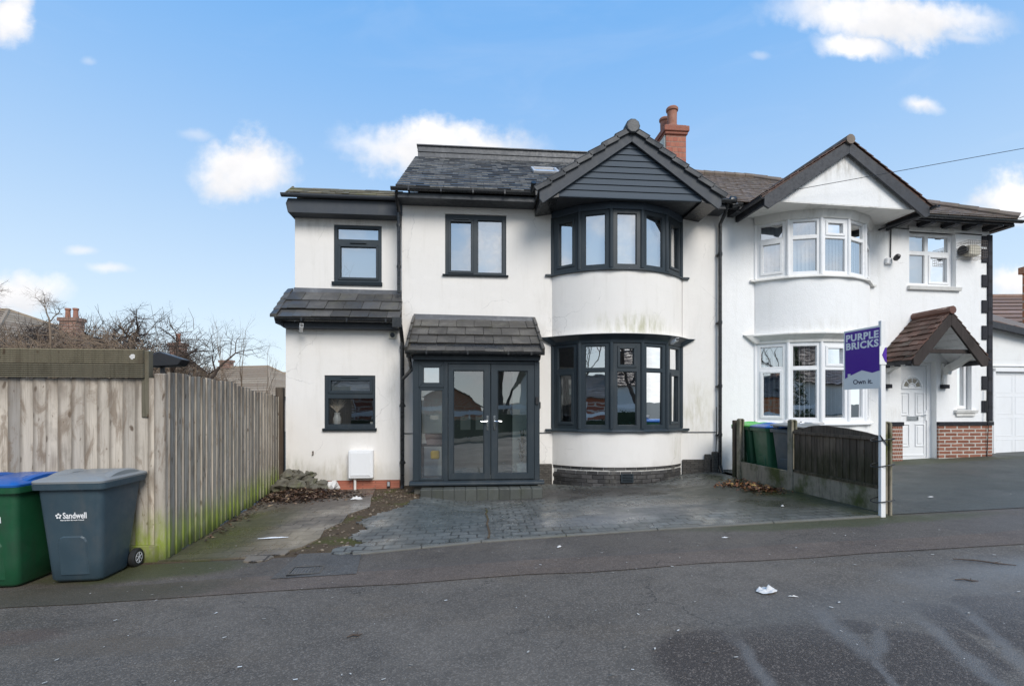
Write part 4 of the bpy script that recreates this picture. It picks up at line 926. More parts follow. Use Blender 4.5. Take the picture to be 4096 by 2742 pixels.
    c = MB(); c.prism([(-5.93, .811), (-5.66, .811), (-5.62, 1.0), (-5.97, 1.0)], -.70, -.45); promote(c.build('basket', basket_mat, H), 'patterned basket on the brown shelf inside the porch', 'basket'); c = MB(); c.box(-5.86, -5.70, -.78, -.60, .55, .70); promote(c.build('tub', yellow_box, H, bevel=.02), 'bright yellow tub in front of the shelf inside the porch', 'tub')
    c = MB(); c.box(-5.84, -5.70, y + .055, y + .06, 1.28, 1.35); c.build('window_sticker', paper, po)
    c = MB(); rr = random.Random(5)
    for k in range(38):
        a = rr.uniform(0, 6.28); l = rr.uniform(.2, .42); zz = .45 + .45 * (k / 38); b = Vector((-4.16, -.5, zz)); t = b + Vector((cos(a) * l * .45, sin(a) * l * .5, rr.uniform(-.05, .22))); md = (b + t) / 2 + Vector((0, 0, .08)); pr = Vector((-sin(a), cos(a), 0)) * .012
        c.poly([tuple(b - pr), tuple(b + pr), tuple(md + pr), tuple(md - pr)], rr.random()); c.poly([tuple(md - pr), tuple(md + pr), tuple(t)], rr.random())
    lf = c; c = MB(); c.lathe([(.09, 0), (.12, .26), (.11, .27)], 12, origin=(-4.16, -.5, .161)); c.tube([(-4.16, -.5, .4), (-4.16, -.5, .9)], .012, 6); pt = promote(c.build('potted_plant', ceramic, H, smooth=True), 'spiky leaved house plant in a pale pot inside the porch', 'plant'); lf.build('leaves', leaf_green, pt)
    # porch roof
    pp_ = atan2(.78, 1.28); pv3 = (0, cos(pp_), sin(pp_)); nv3 = (0, -sin(pp_), cos(pp_)); L3 = 1.28 / cos(pp_)
    r = MB(); r.hexa([(-6.17, -1.3, 2.45), (-3.90, -1.3, 2.45), (-3.90, -.013, 3.23), (-6.20, -.013, 3.23), (-6.17, -1.3, 2.48), (-3.90, -1.3, 2.48), (-3.90, -.013, 3.26), (-6.20, -.013, 3.26)])
    for xs_ in (-6.16, -3.93): r.prism([(-1.15, 2.345), (-1.28, 2.46), (-.014, 3.24), (-.014, 2.345)], xs_, xs_ + .03, axis='x')
    pr = r.build('porch_roof', gutter_black, H)
    T4 = MB(); tile_slope(T4, (1, 0, 0), pv3, nv3, (-6.235, -1.325, 2.445), lambda v: (.0, 2.36), 4, L3 / 4.15, .335, .028, .07, .006, .022, ragged=.006); T4.build('tiles', tile_porch, pr, bevel=.004)
    f = MB(); f.hexa([(-6.24, -.15, 3.17), (-3.86, -.15, 3.17), (-3.86, -.013, 3.27), (-6.24, -.013, 3.29), (-6.24, -.13, 3.215), (-3.86, -.13, 3.215), (-3.86, -.0125, 3.30), (-6.24, -.0125, 3.325)]); f.build('flashing', lead_grey, pr, bevel=.004)
    for sx_ in (-6.255, -3.90):
        vt = MB()
        for k in range(4):
            q0 = Vector((sx_, -1.34, 2.45)) + Vector(pv3) * (k * L3 / 4.15); q1 = Vector((sx_, -1.34, 2.45)) + Vector(pv3) * ((k + 1) * L3 / 4.15 + .06); u = Vector(nv3)
            vt.hexa([tuple(q0), tuple(q0 + Vector((.05, 0, 0))), tuple(q1 + Vector((.05, 0, 0))), tuple(q1), tuple(q0 + u * .075), tuple(q0 + Vector((.05, 0, 0)) + u * .085), tuple(q1 + Vector((.05, 0, 0)) + u * .06), tuple(q1 + u * .05)], RND.random())
        vt.build('verge_tiles', tile_porch, pr, bevel=.005)
    g = MB(); gutter_run(g, -6.25, -3.85, -1.30, 2.455, .055)
    for x in (-5.9, -5.2, -4.5, -4.1): g.box(x, x + .03, -1.36, -1.16, 2.40, 2.46)
    g.tube([(-6.20, -1.3, 2.42), (-6.20, -1.26, 2.36)], .04, 8); g.build('porch_gutter', gutter_black, H)
    f = MB(); f.box(-6.13, -3.91, -1.17, -1.06, 2.315, 2.43); f.build('porch_fascia', anthracite, H, bevel=.004)
    m = MB(); m.box(-3.982, -3.93, y - .035, y - .001, 1.545, 1.68); db = m.build('doorbell', dark_plastic, po, bevel=.006); 
    m = MB(); m.box(-3.79, -3.735, -.06, -.0125, 1.47, 1.60); m.build('key_safe', dark_plastic, H, bevel=.008)
    # step
    m = MB(); n_ = 11
    for k in range(n_):
        a = -5.985 + (2.085 / n_) * k; m.box(a + .003, a + 2.085 / n_ - .003, -1.44, -1.176, -.22, .105 + RND.uniform(-.004, .004), RND.random())
    m.box(-5.98, -3.90, -1.43, -1.18, -.21, .095); m.build('porch_step', step_mat, H, bevel=.012, seg=2)
    return H
left_house()
# ================================================================== RIGHT HOUSE (white, white windows)
def right_house():
    H = thing('semi_detached_house', 'white pebbledashed semi detached house with white windows, tiled door canopy and brick plinth', 'house', (OX, OY, 0), radians(3), 'pair of semi detached houses')
    XC = 2.15
    W = MB()
    W.panel(.006, 6.52, .2, 5.58, 0., .26, [(4.475, 5.66, 4.15, 5.43), (4.27, 5.16, .25, 2.49), (5.684, 6.06, 1.43, 2.5), (.88, 3.42, 1.08, 2.9), (.88, 3.42, 4.05, 5.45)])
    W.box(6.32, 6.52, .26, 7.2, .2, 5.5); W.box(.01, 6.32, 7.0, 7.2, .2, 5.5)
    W.build('wall', render_white, H)
    B = MB(); bay_wall(B, XC, -.1, 1.16); bay_wall(B, XC, 2.95, 4.10, .012); split_build(B, 'bay_wall', render_white, H, smooth=True)
    G_ = [0]
    def up(i, w):
        e = {0: (.10, .10), 1: (.085, .085), 2: (.085, .085), 3: (.085, .09), 4: (.10, .10)}[i]
        top = (e[0], w - e[1], 4.955, 5.235, i == 99); bot = (e[0], w - e[1], 4.225, 4.885, False)
        if i == 2: top = (e[0] + .05, w - e[1] - .05, 4.985, 5.19, True)
        if i in (0, 4): bot = (e[0] + .045, w - e[1] - .045, 4.265, 4.845, True)
        return [top, bot]
    bu, pn = bay_window(H, XC, 4.16, 5.29, up, pvc_white, glass_sky, post=.035, label='upper bow window with net curtains behind')
    s = MB(); bay_facet_band(s, XC, [(-.02, 4.095), (.085, 4.095), (.085, 4.125), (.01, 4.163), (-.02, 4.163)])
    for sg in (-1, 1):
        x0 = XC + sg * 1.30; s.box(min(x0, x0 + sg * .17), max(x0, x0 + sg * .17), -.06, -.0005, 4.098, 4.14)
    s.build('window_sill', white_trim, bu, bevel=.004)
    cm = [curtain_white, blind_strip, curtain_white, curtain_white, curtain_white]
    for M, L, i in pn:
        b = MB(); b.M = M; n = 7
        for k in range(n):
            x0 = .06 + (w_ := .075) * k
            b.hexa([(x0, .13, 4.2), (x0 + .07, .15, 4.2), (x0 + .07, .152, 4.2), (x0, .132, 4.2), (x0, .13, 5.25), (x0 + .07, .15, 5.25), (x0 + .07, .152, 5.25), (x0, .132, 5.25)], RND.random())
        b.build('vertical_blind', cm[i], bu)
    def lo(i, w):
        e = {0: (.10, .10), 1: (.085, .085), 2: (.085, .085), 3: (.085, .09), 4: (.10, .10)}[i]
        top = (e[0], w - e[1], 2.315, 2.73, False); bot = (e[0], w - e[1], 1.275, 2.245, False)
        if i == 2: top = (e[0] + .05, w - e[1] - .05, 2.36, 2.68, True)
        if i in (0, 4): bot = (e[0] + .045, w - e[1] - .045, 1.31, 2.20, True)
        return [top, bot]
    bl, pn = bay_window(H, XC, 1.20, 2.81, lo, pvc_white, glass_sky, post=.035, label='lower bow window with vertical blinds behind')
    s = MB(); bay_facet_band(s, XC, [(-.02, 1.135), (.085, 1.135), (.085, 1.165), (.01, 1.203), (-.02, 1.203)]); s.build('window_sill', pvc_white, bl, bevel=.004)
    for M, L, i in pn:
        b = MB(); b.M = M
        for k in range(6):
            x0 = .05 + .092 * k; tw = .035
            b.hexa([(x0, .12, 1.25), (x0 + tw, .17, 1.25), (x0 + tw + .002, .17, 1.25), (x0 + .002, .12, 1.25), (x0, .12, 2.77), (x0 + tw, .17, 2.77), (x0 + tw + .002, .17, 2.77), (x0 + .002, .12, 2.77)], RND.random())
        b.build('vertical_blind', blind_strip, bl)
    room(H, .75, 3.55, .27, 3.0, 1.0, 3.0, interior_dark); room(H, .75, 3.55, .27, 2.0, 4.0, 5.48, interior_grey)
    c = MB(); bay_facet_band(c, XC, [(-.05, 2.805), (.03, 2.805), (.035, 2.86), (.13, 2.945), (.15, 2.955), (.15, 2.985), (-.02, 3.01)])
    for sg in (-1, 1):
        x0 = XC + sg * 1.29; xe = XC + sg * 1.62
        c.hexa([(x0, -.08, 2.81), (x0, -.0005, 2.81), (x0 + sg * .08, -.0005, 2.81), (x0 + sg * .08, -.08, 2.81), (x0, -.16, 3.0), (x0, -.0005, 3.01), (xe, -.0005, 3.0), (xe, -.05, 2.985)])
    c.build('bay_canopy', white_trim, H, bevel=.004)
    f = MB(); bay_facet_band(f, XC, [(-.05, 5.285), (.03, 5.285), (.045, 5.32), (.085, 5.44), (.085, 5.465), (-.05, 5.465)]); f.build('bay_head_board', white_trim, H, bevel=.004)
    # gable
    apx, eav, hw = 6.62, 5.46, 1.79
    G = MB()
    for sg in (-1, 1):
        ex_ = XC + sg * (hw + .04)
        G.hexa([(ex_, -.95, eav), (XC, -.95, apx), (XC, 1.9, apx), (ex_, 1.9, eav), (ex_, -.95, eav + .05), (XC, -.95, apx + .05), (XC, 1.9, apx + .05), (ex_, 1.9, eav + .05)])
    g = G.build('gable_roof', tile_red, H)
    T = MB(); L = sqrt(hw ** 2 + (apx - eav) ** 2)
    for sg in (-1, 1):
        pv = Vector((-sg * hw, 0, apx - eav)).normalized(); n = Vector((sg * (apx - eav), 0, hw)).normalized()
        if sg > 0: tile_slope(T, (0, 1, 0), pv, n, (XC + sg * (hw + .07), -.98, eav + .03), lambda v: (0, 2.4), 12, (L + .06) / 12, .17, .016, .03, .005, .012, ragged=.008)
        else: tile_slope(T, (0, 1, 0), pv, n, (XC + sg * (hw + .07), -.98, eav + .03), lambda v: (0, 2.4), 12, (L + .06) / 12, .17, .016, .03, .003, .012)
    T.build('tiles', tile_red, g)
    R_ = MB(); R_.tube([(XC, -1.0, apx + .06), (XC, 1.8, apx + .06)], .095, 10); R_.build('ridge_capping', tile_brown, g, smooth=False)
    Bb = MB(); k = L / hw
    for sg in (-1, 1):
        ex_ = XC + sg * hw
        Bb.prism([(ex_, eav + .03), (XC, apx + .05), (XC, apx + .05 - .21 * k), (ex_ - sg * .10, eav - .20), (ex_, eav - .15)], -.955, -.91)
    Bb.build('barge_board', black_paint, g, bevel=.005)
    Tr = MB(); Tr.prism([(XC - 1.62, 5.462), (XC + 1.62, 5.462), (XC, 6.55)], -.86, -.80); Tr.build('gable_render', render_white, g)
    So = MB(); So.box(XC - 1.62, XC + 1.62, -.858, -.0005, 5.44, 5.4615)
    So.build('soffit', white_trim, g)
    Gs = MB(); Gs.box(XC - hw + .0, XC - hw + .05, -.90, -.01, 5.33, 5.46); Gs.box(XC + hw - .05, XC + hw, -.90, -.01, 5.33, 5.46); split_build(Gs, 'gable_eaves_board', black_paint, g)
    Gs = MB(); gutter_run(Gs, -1.0, -.1, XC - hw - .06, 5.47, .05, axis='y')
    Gs.build('gable_gutter', black_paint, g); Gs = MB()
    gutter_run(Gs, -1.08, -.1, XC + hw + .06, 5.48, .05, axis='y'); Gs.tube([(XC + hw - .02, -.90, 5.36), (XC + hw - .25, -.03, 5.33)], .022, 7); Gs.build('gable_gutter', black_paint, g)
    # main roof, hipped at the right end
    pit = radians(31.6); ex0, ez, Lr = -.42, 5.57, 3.92 / cos(pit)
    pv = (0, cos(pit), sin(pit)); nv = (0, -sin(pit), cos(pit))
    R = MB(); rz = ez + 3.92 * math.tan(pit)
    R.poly([(0.02, ex0, ez), (6.74, ex0, ez), (3.1, 3.5, rz), (.02, 3.5, rz)]); R.poly([(6.74, ex0, ez), (6.74, 7.6, ez), (3.1, 3.5, rz)]); R.poly([(.02, 7.6, ez), (6.74, 7.6, ez), (3.1, 3.5, rz), (.02, 3.5, rz)])
    r = R.build('roof', tile_brown, H)
    T = MB(); tile_slope(T, (1, 0, 0), pv, nv, (.02, ex0 - .03, ez), lambda v: (0, 6.74 - 3.64 * v / Lr), 24, Lr / 24, .17, .016, .03, .005, .010, ragged=.008); T.build('tiles', tile_brown, r)
    Hp = MB(); A = Vector((6.74, ex0, ez + .05)); Bv = Vector((3.1, 3.5, rz + .05))
    for k in range(16):
        q0 = A.lerp(Bv, k / 16); q1 = A.lerp(Bv, (k + 1.12) / 16); Hp.tube([q0, q1], [.10, .085], 8, RND.random())
    for k in range(10): Hp.tube([(.04 + 3.06 * k / 10, 3.5, rz + .05), (.04 + 3.06 * (k + 1.1) / 10, 3.5, rz + .05)], [.10, .088], 8, RND.random())
    Hp.build('ridge_capping', tile_brown, r, bevel=.004)
    hk = MB(); hk.tube([(6.72, ex0 - .02, ez + .02), (6.80, ex0 - .06, ez + .05), (6.86, ex0 - .08, ez + .13), (6.81, ex0 - .06, ez + .17)], .009, 6); hk.build('hip_iron', steel_wire, r)
    F = MB(); F.box(.0, XC - hw, -.36, -.33, 5.46, 5.56); F.box(XC + hw, 6.70, -.36, -.33, 5.46, 5.56); split_build(F, 'fascia', black_paint, H)
    for x in (4.10, 4.65, 5.25, 5.80, 6.33, .18):
        m = MB(); m.box(x, x + .13, -.33, -.0005, 5.43, 5.53); m.build('rafter_end', black_paint, H)
    Gt = MB(); gutter_run(Gt, XC + hw - .1, 6.84, -.42, 5.545); Gt.box(6.60, 6.74, -.34, .2, 5.44, 5.50); Gt.build('gutter', gutter_black, H); Gt = MB(); gutter_run(Gt, .13, XC - hw - .12, -.42, 5.55)
    #gutter_run(Gt, XC + hw - .1, 6.84, -.42, 5.545); Gt.box(6.60, 6.74, -.34, .2, 5.44, 5.50)
    Gt.tube([(.14, -.42, 5.52), (.02, -.42, 5.50)], .05, 8); Gt.ball((.06, -.40, 5.60), (.10, .08, .09), .3, 3); Gt.build('gutter', gutter_black, H)
    # right first floor window in a reveal
    flat_window(H, 4.475, 5.66, 4.16, 5.36, [(4.55, 4.965, 4.955, 5.29, False), (5.055, 5.57, 4.955, 5.29, False), (4.55, 4.965, 4.24, 4.87, False), (5.10, 5.53, 4.285, 4.83, True)], .10, pvc_white, glass_sky, (4.42, 5.74, 4.07, 4.15, -.075, white_trim), curtain_white, 'four pane first floor window with net curtain')
    m = MB(); m.box(4.44, 5.72, -.03, -.0005, 5.35, 5.46); m.build('window_head', white_trim, H, bevel=.006)
    flat_window(H, 5.70, 6.04, 1.45, 2.48, [(5.755, 5.985, 1.52, 2.42, False)], .10, pvc_white, glass_sky, (5.60, 6.16, 1.36, 1.43, -.075, white_trim), interior_grey, 'narrow window beside the front door')
    m = MB(); m.box(5.64, 6.12, -.035, -.0005, 1.29, 1.355); m.build('sill_brick', white_trim, H, bevel=.006)
    # front door
    d = MB(); d.panel(4.27, 5.16, .33, 2.49, .13, .19, [(4.335, 5.06, .37, 2.42)]); df = d.build('door_frame', door_white, H, bevel=.004)
    d = MB(); d.box(4.34, 5.055, .15, .19, .375, 2.415)
    ring(d, 4.40, 4.995, .44, 2.35, .03, .138, .1495)
    for (a, b, c0, d0) in ((4.395, 4.625, 1.33, 1.80), (4.775, 5.005, 1.33, 1.80), (4.395, 4.625, .64, 1.10), (4.775, 5.005, .64, 1.10)):
        a += .02; b -= .02; ring(d, a, b, c0, d0, .022, .132, .1495); d.box(a + .035, b - .035, .139, .1495, c0 + .035, d0 - .035)
    n = 12; fx, fzz = 4.70, 1.93
    for k in range(n):
        t0, t1 = pi * k / n, pi * (k + 1) / n
        for (ra, rb, pr) in ((.225, .27, .128), (.075, .10, .132)):
            d.hexa([(fx + ra * cos(t0), pr, fzz + ra * sin(t0)), (fx + rb * cos(t0), pr, fzz + rb * sin(t0)), (fx + rb * cos(t1), pr, fzz + rb * sin(t1)), (fx + ra * cos(t1), pr, fzz + ra * sin(t1)), (fx + ra * cos(t0), .1495, fzz + ra * sin(t0)), (fx + rb * cos(t0), .1495, fzz + rb * sin(t0)), (fx + rb * cos(t1), .1495, fzz + rb * sin(t1)), (fx + ra * cos(t1), .1495, fzz + ra * sin(t1))])
    d.box(4.43, 4.97, .128, .1495, 1.895, 1.928)
    do = d.build('front_door', door_white, H, bevel=.006)
    for k in range(4):
        t0, t1 = radians(8 + 43 * k), radians(43 + 43 * k - 2); q = MB(); ra, rb = .115, .205
        q.prism([(fx + ra * cos(t0), fzz + ra * sin(t0)), (fx + rb * cos(t0), fzz + rb * sin(t0)), (fx + rb * cos((t0 + t1) / 2), fzz + rb * sin((t0 + t1) / 2)), (fx + rb * cos(t1), fzz + rb * sin(t1)), (fx + ra * cos(t1), fzz + ra * sin(t1))], .143, .1492); q.build('fan_light', plain('leaded_fan_glass', (.20, .18, .14), .15) if k == 0 else MATS['leaded_fan_glass'], do)
    q = MB(); ring(q, 4.58, 4.83, 1.215, 1.275, .02, .135, .1495); q.box(4.58, 4.83, .146, .1497, 1.215, 1.275); q.build('letter_box', chrome, do)
    q = MB(); q.box(5.015, 5.045, .12, .1495, 1.20, 1.42); q.tube([(5.03, .12, 1.34), (5.03, .09, 1.34), (4.94, .09, 1.335)], .010, 7); q.build('door_handle', door_white, do)
    q = MB(); q.box(4.18, 5.24, -.10, .2, .10, .325); q.build('door_step', concrete, H, bevel=.01)
    room(H, 4.2, 5.25, .27, 1.5, .2, 2.6, interior_grey)
    # brick plinth with dark coping
    m = MB(); m.box(5.165, 6.54, -.045, -.001, .05, 1.09); m.box(4.02, 4.265, -.045, -.001, .05, 1.09); split_build(m, 'brick_plinth', m_brick('white_pointed_brick', (.20, .075, .045), (.30, .125, .08), (.50, .46, .41), mort=.012), H)
    m = MB(); m.box(5.15, 6.56, -.075, -.001, 1.09, 1.17); m.box(3.98, 4.28, -.075, -.001, 1.09, 1.17); split_build(m, 'plinth_coping', brick_black, H, bevel=.008)
    # quoins and corner strip
    m = MB()
    for z0, z1 in ((5.10, 5.33), (4.74, 5.04), (4.19, 4.46), (3.61, 3.89), (3.01, 3.32), (2.45, 2.72), (1.89, 2.19), (1.38, 1.64)): m.box(6.31, 6.45, -.03, -.001, z0, z1)
    m.box(6.455, 6.575, -.034, -.001, 1.175, 5.36); split_build(m, 'quoins', brick_black, H, bevel=.006)
    m = MB(); m.tube([(6.38, -.062, 1.9), (6.37, -.065, 1.2), (6.39, -.085, 1.13), (6.385, -.055, .3)], .009, 6); m.build('wall_cable', cable_black, H)
    # siren in its cage
    m = MB(); m.prism([(5.80, 4.85), (6.06, 4.83), (6.10, 4.90), (6.10, 5.02), (6.04, 5.07), (5.82, 5.06)], -.17, -.03); m.box(5.82, 6.08, -.10, -.001, 4.86, 5.05); sb = m.build('alarm_siren', beige_box, H, bevel=.012)
    m = MB(); m.M = Matrix.Translation((5.80, -.10, 4.955)) @ Matrix.Rotation(radians(-90), 4, 'Y'); m.lathe([(.06, 0), (.10, .10), (.105, .11), (.09, .112)], 14); m.build('horn', dark_plastic, sb, smooth=True)
    cg = MB()
    for k in range(10): x = 5.66 + .055 * k; cg.tube([(x, -.002, 4.77), (x, -.26, 4.77), (x, -.26, 5.13), (x, -.002, 5.13)], .0035, 4)
    for z in [4.77 + .06 * k for k in range(7)]: cg.tube([(5.66, -.002, z), (5.66, -.26, z), (6.155, -.26, z), (6.155, -.002, z)], .0035, 4)
    cg.build('wire_cage', steel_wire, sb)
    # camera with cable
    m = MB(); m.box(3.86, 3.99, -.07, -.001, 4.60, 4.73); cb = m.build('security_camera', door_white, H, bevel=.015, seg=2)
    m = MB(); m.M = Matrix.Translation((4.02, -.15, 4.72)) @ Matrix.Rotation(radians(70), 4, 'X') @ Matrix.Rotation(radians(-20), 4, 'Y'); m.lathe([(.03, -.08), (.055, -.06), (.06, 0), (.05, .05), (.03, .075), (.01, .08)], 14); m.build('lens', dark_plastic, cb, smooth=True)
    m = MB(); m.tube([(3.99, -.02, 4.74), (4.0, -.02, 5.34), (4.01, -.02, 5.39), (4.06, -.02, 5.40), (5.2, -.02, 5.365), (6.30, -.02, 5.35)], .011, 6); m.build('camera_cable', cable_black, H)
    # door canopy
    u0, u1, uc, fy, ez, az = 3.70, 5.47, 4.585, -.78, 2.47, 3.40
    C = MB()
    for sg in (-1, 1):
        ue = u0 if sg < 0 else u1
        C.hexa([(ue, fy, ez), (uc, fy, az), (uc, -.001, az), (ue, -.001, ez), (ue, fy, ez + .03), (uc, fy, az + .03), (uc, -.001, az + .03), (ue, -.001, ez + .03)])
    co = C.build('door_canopy', white_trim, H)
    T = MB(); L = sqrt((uc - u0) ** 2 + (az - ez) ** 2) + .06
    for sg in (-1, 1):
        pv = Vector((-sg * (uc - u0), 0, az - ez)).normalized(); n = Vector((sg * (az - ez), 0, uc - u0)).normalized()
        O = Vector(((u0 if sg < 0 else u1), 0, ez + .032)) - pv * .08
        tile_slope(T, (0, 1, 0), pv, n, (O.x, fy - .05, O.z), lambda v: (0, -fy + .049), 9, (L + .02) / 9, .21, .022, .03, .006, .018, ragged=.012)
    T.build('tiles', tile_red, co, bevel=.003)
    m = MB(); m.tube([(uc, fy - .08, az + .07), (uc, -.002, az + .07)], .085, 9, .9); m.build('ridge_capping', tile_red, co, bevel=.004)
    m = MB()
    for sg in (-1, 1):
        ue = u0 if sg < 0 else u1
        m.prism([(ue, ez + .02), (uc, az + .035), (uc, az - .24), (ue - sg * .14, ez - .145), (ue - sg * .02, ez - .13)], fy - .05, fy - .002)
    m.build('barge_board', wood_brown, co, bevel=.005)
    m = MB(); m.box(u0 + .25, u1 - .25, fy + .02, fy + .07, 2.60, 2.68); m.build('tie_beam', wood_brown, co, bevel=.004)
    m = MB(); m.box(u0 + .0, u0 + .04, fy, -.002, ez - .10, ez - .002); m.box(u1 - .04, u1, fy, -.002, ez - .10, ez - .002)
    for yy in (-.70, -.45, -.2): m.box(u0 + .0, u0 + .10, yy, yy + .05, ez - .13, ez - .05)
    split_build(m, 'eaves_board', black_paint, co)
    m = MB()
    for sg in (-1, 1):
        for k in range(8):
            t0, t1 = k / 8, (k + 1) / 8 - .012; ue = u0 if sg < 0 else u1
            a = (ue + (uc - ue) * t0, ez + (az - ez) * t0 - .006); b = (ue + (uc - ue) * t1, ez + (az - ez) * t1 - .006)
            m.prism([a, b, (b[0], b[1] - .012), (a[0], a[1] - .012)], fy + .005, -.003)
    m.build('boarded_ceiling', pvc_white, co)
    for x in (3.84, 5.27):
        m = MB(); path = [(-.004, 1.99), (-.012, 2.10), (-.05, 2.20), (-.13, 2.27), (-.24, 2.31), (-.36, 2.36), (-.47, 2.44), (-.60, 2.50), (-.70, 2.52)]
        top = [(a, b + .16 if i else b + .22) for i, (a, b) in enumerate(path)]
        sec = [[(x, a, b), (x + .10, a, b), (x + .10, c - .03 * 0, d), (x, c, d)] for (a, b), (c, d) in zip(path, top)]
        m.loft(sec); m.box(x, x + .10, -.06, -.001, 1.99, 2.45); m.build('bracket', white_trim, co, bevel=.006)
        m = MB(); m.box(x - .03, x + .13, -.09, -.001, 1.905, 1.99); m.build('bracket_block', brick_black, co, bevel=.006)
    m = MB(); m.tube([(5.34, -.002, 2.36), (5.34, -.14, 2.38)], .012, 7); m.lathe([(.075, 0), (.085, .015), (.03, .06), (.01, .08)], 12, origin=(5.34, -.14, 2.33)); la = m.build('wall_lantern', white_trim, H, smooth=True); m = MB(); m.lathe([(.025, -.12), (.045, 0)], 10, origin=(5.34, -.14, 2.33)); m.build('lamp_glass', blind_pale, la, smooth=True)
    return H
right_house()

# ------------------------------------------------------------------ garage
def garage():
    G = thing('garage', 'white rendered garage with white panelled up and over door at the right edge', 'garage', (OX, OY, 0), radians(3))
    v = .32
    W = MB(); W.panel(6.60, 10.2, .15, 2.60, v, v + .22, [(7.02, 9.35, .2, 2.38)]); W.prism([(6.60, 2.601), (10.2, 2.601), (10.2, 2.74), (6.6, 3.40)], v, v + .22); W.box(6.60, 6.8, v + .221, 6, .15, 3.4); W.box(10.0, 10.2, v + .221, 6, .15, 2.7); W.build('wall', pvc_white_rough, G)
    F = MB(); F.box(7.02, 7.08, v - .02, v + .1, .22, 2.40); F.box(7.02, 9.35, v - .02, v + .1, 2.32, 2.40); F.box(6.88, 9.6, v - .03, v - .001, 2.44, 2.475); F.build('door_frame', pvc_white, G, bevel=.005)
    D = MB(); D.box(7.085, 9.33, v + .05, v + .09, .24, 2.318)
    for r in range(4):
        for c in range(4):
            x0 = 7.13 + c * .545; z0 = .29 + r * .51
            ring(D, x0 + .03, x0 + .475, z0 + .03, z0 + .43, .012, v + .045, v + .0497)
    D.build('garage_door', door_white, G, bevel=.005)
    R = MB(); a = [(6.58, v - .14, 3.46), (10.3, v - .14, 2.80), (10.3, v + 3.2, 4.46), (6.58, v + 3.2, 4.12)]
    R.hexa([*a, *[(x, y, z + .05) for x, y, z in a]]); r = R.build('roof', tile_brown, G)
    T = MB(); O = Vector(a[0]) + Vector((0, 0, .05)); pu = (Vector(a[1]) - Vector(a[0])).normalized(); pv = (Vector(a[3]) - Vector(a[0])).normalized(); n = pu.cross(pv).normalized()
    tile_slope(T, pu, pv, n, O, lambda q: (0, 3.74), 14, .24, .17, .02, .04, .008, .014, ragged=.012); T.build('tiles', tile_terra, r)
    B = MB(); B.hexa([(6.58, v - .19, 3.35), (10.3, v - .19, 2.69), (10.3, v - .145, 2.69), (6.58, v - .145, 3.35), (6.58, v - .19, 3.50), (10.3, v - .19, 2.84), (10.3, v - .145, 2.84), (6.58, v - .145, 3.50)]); B.build('barge_board', black_paint, G, bevel=.004)
garage()
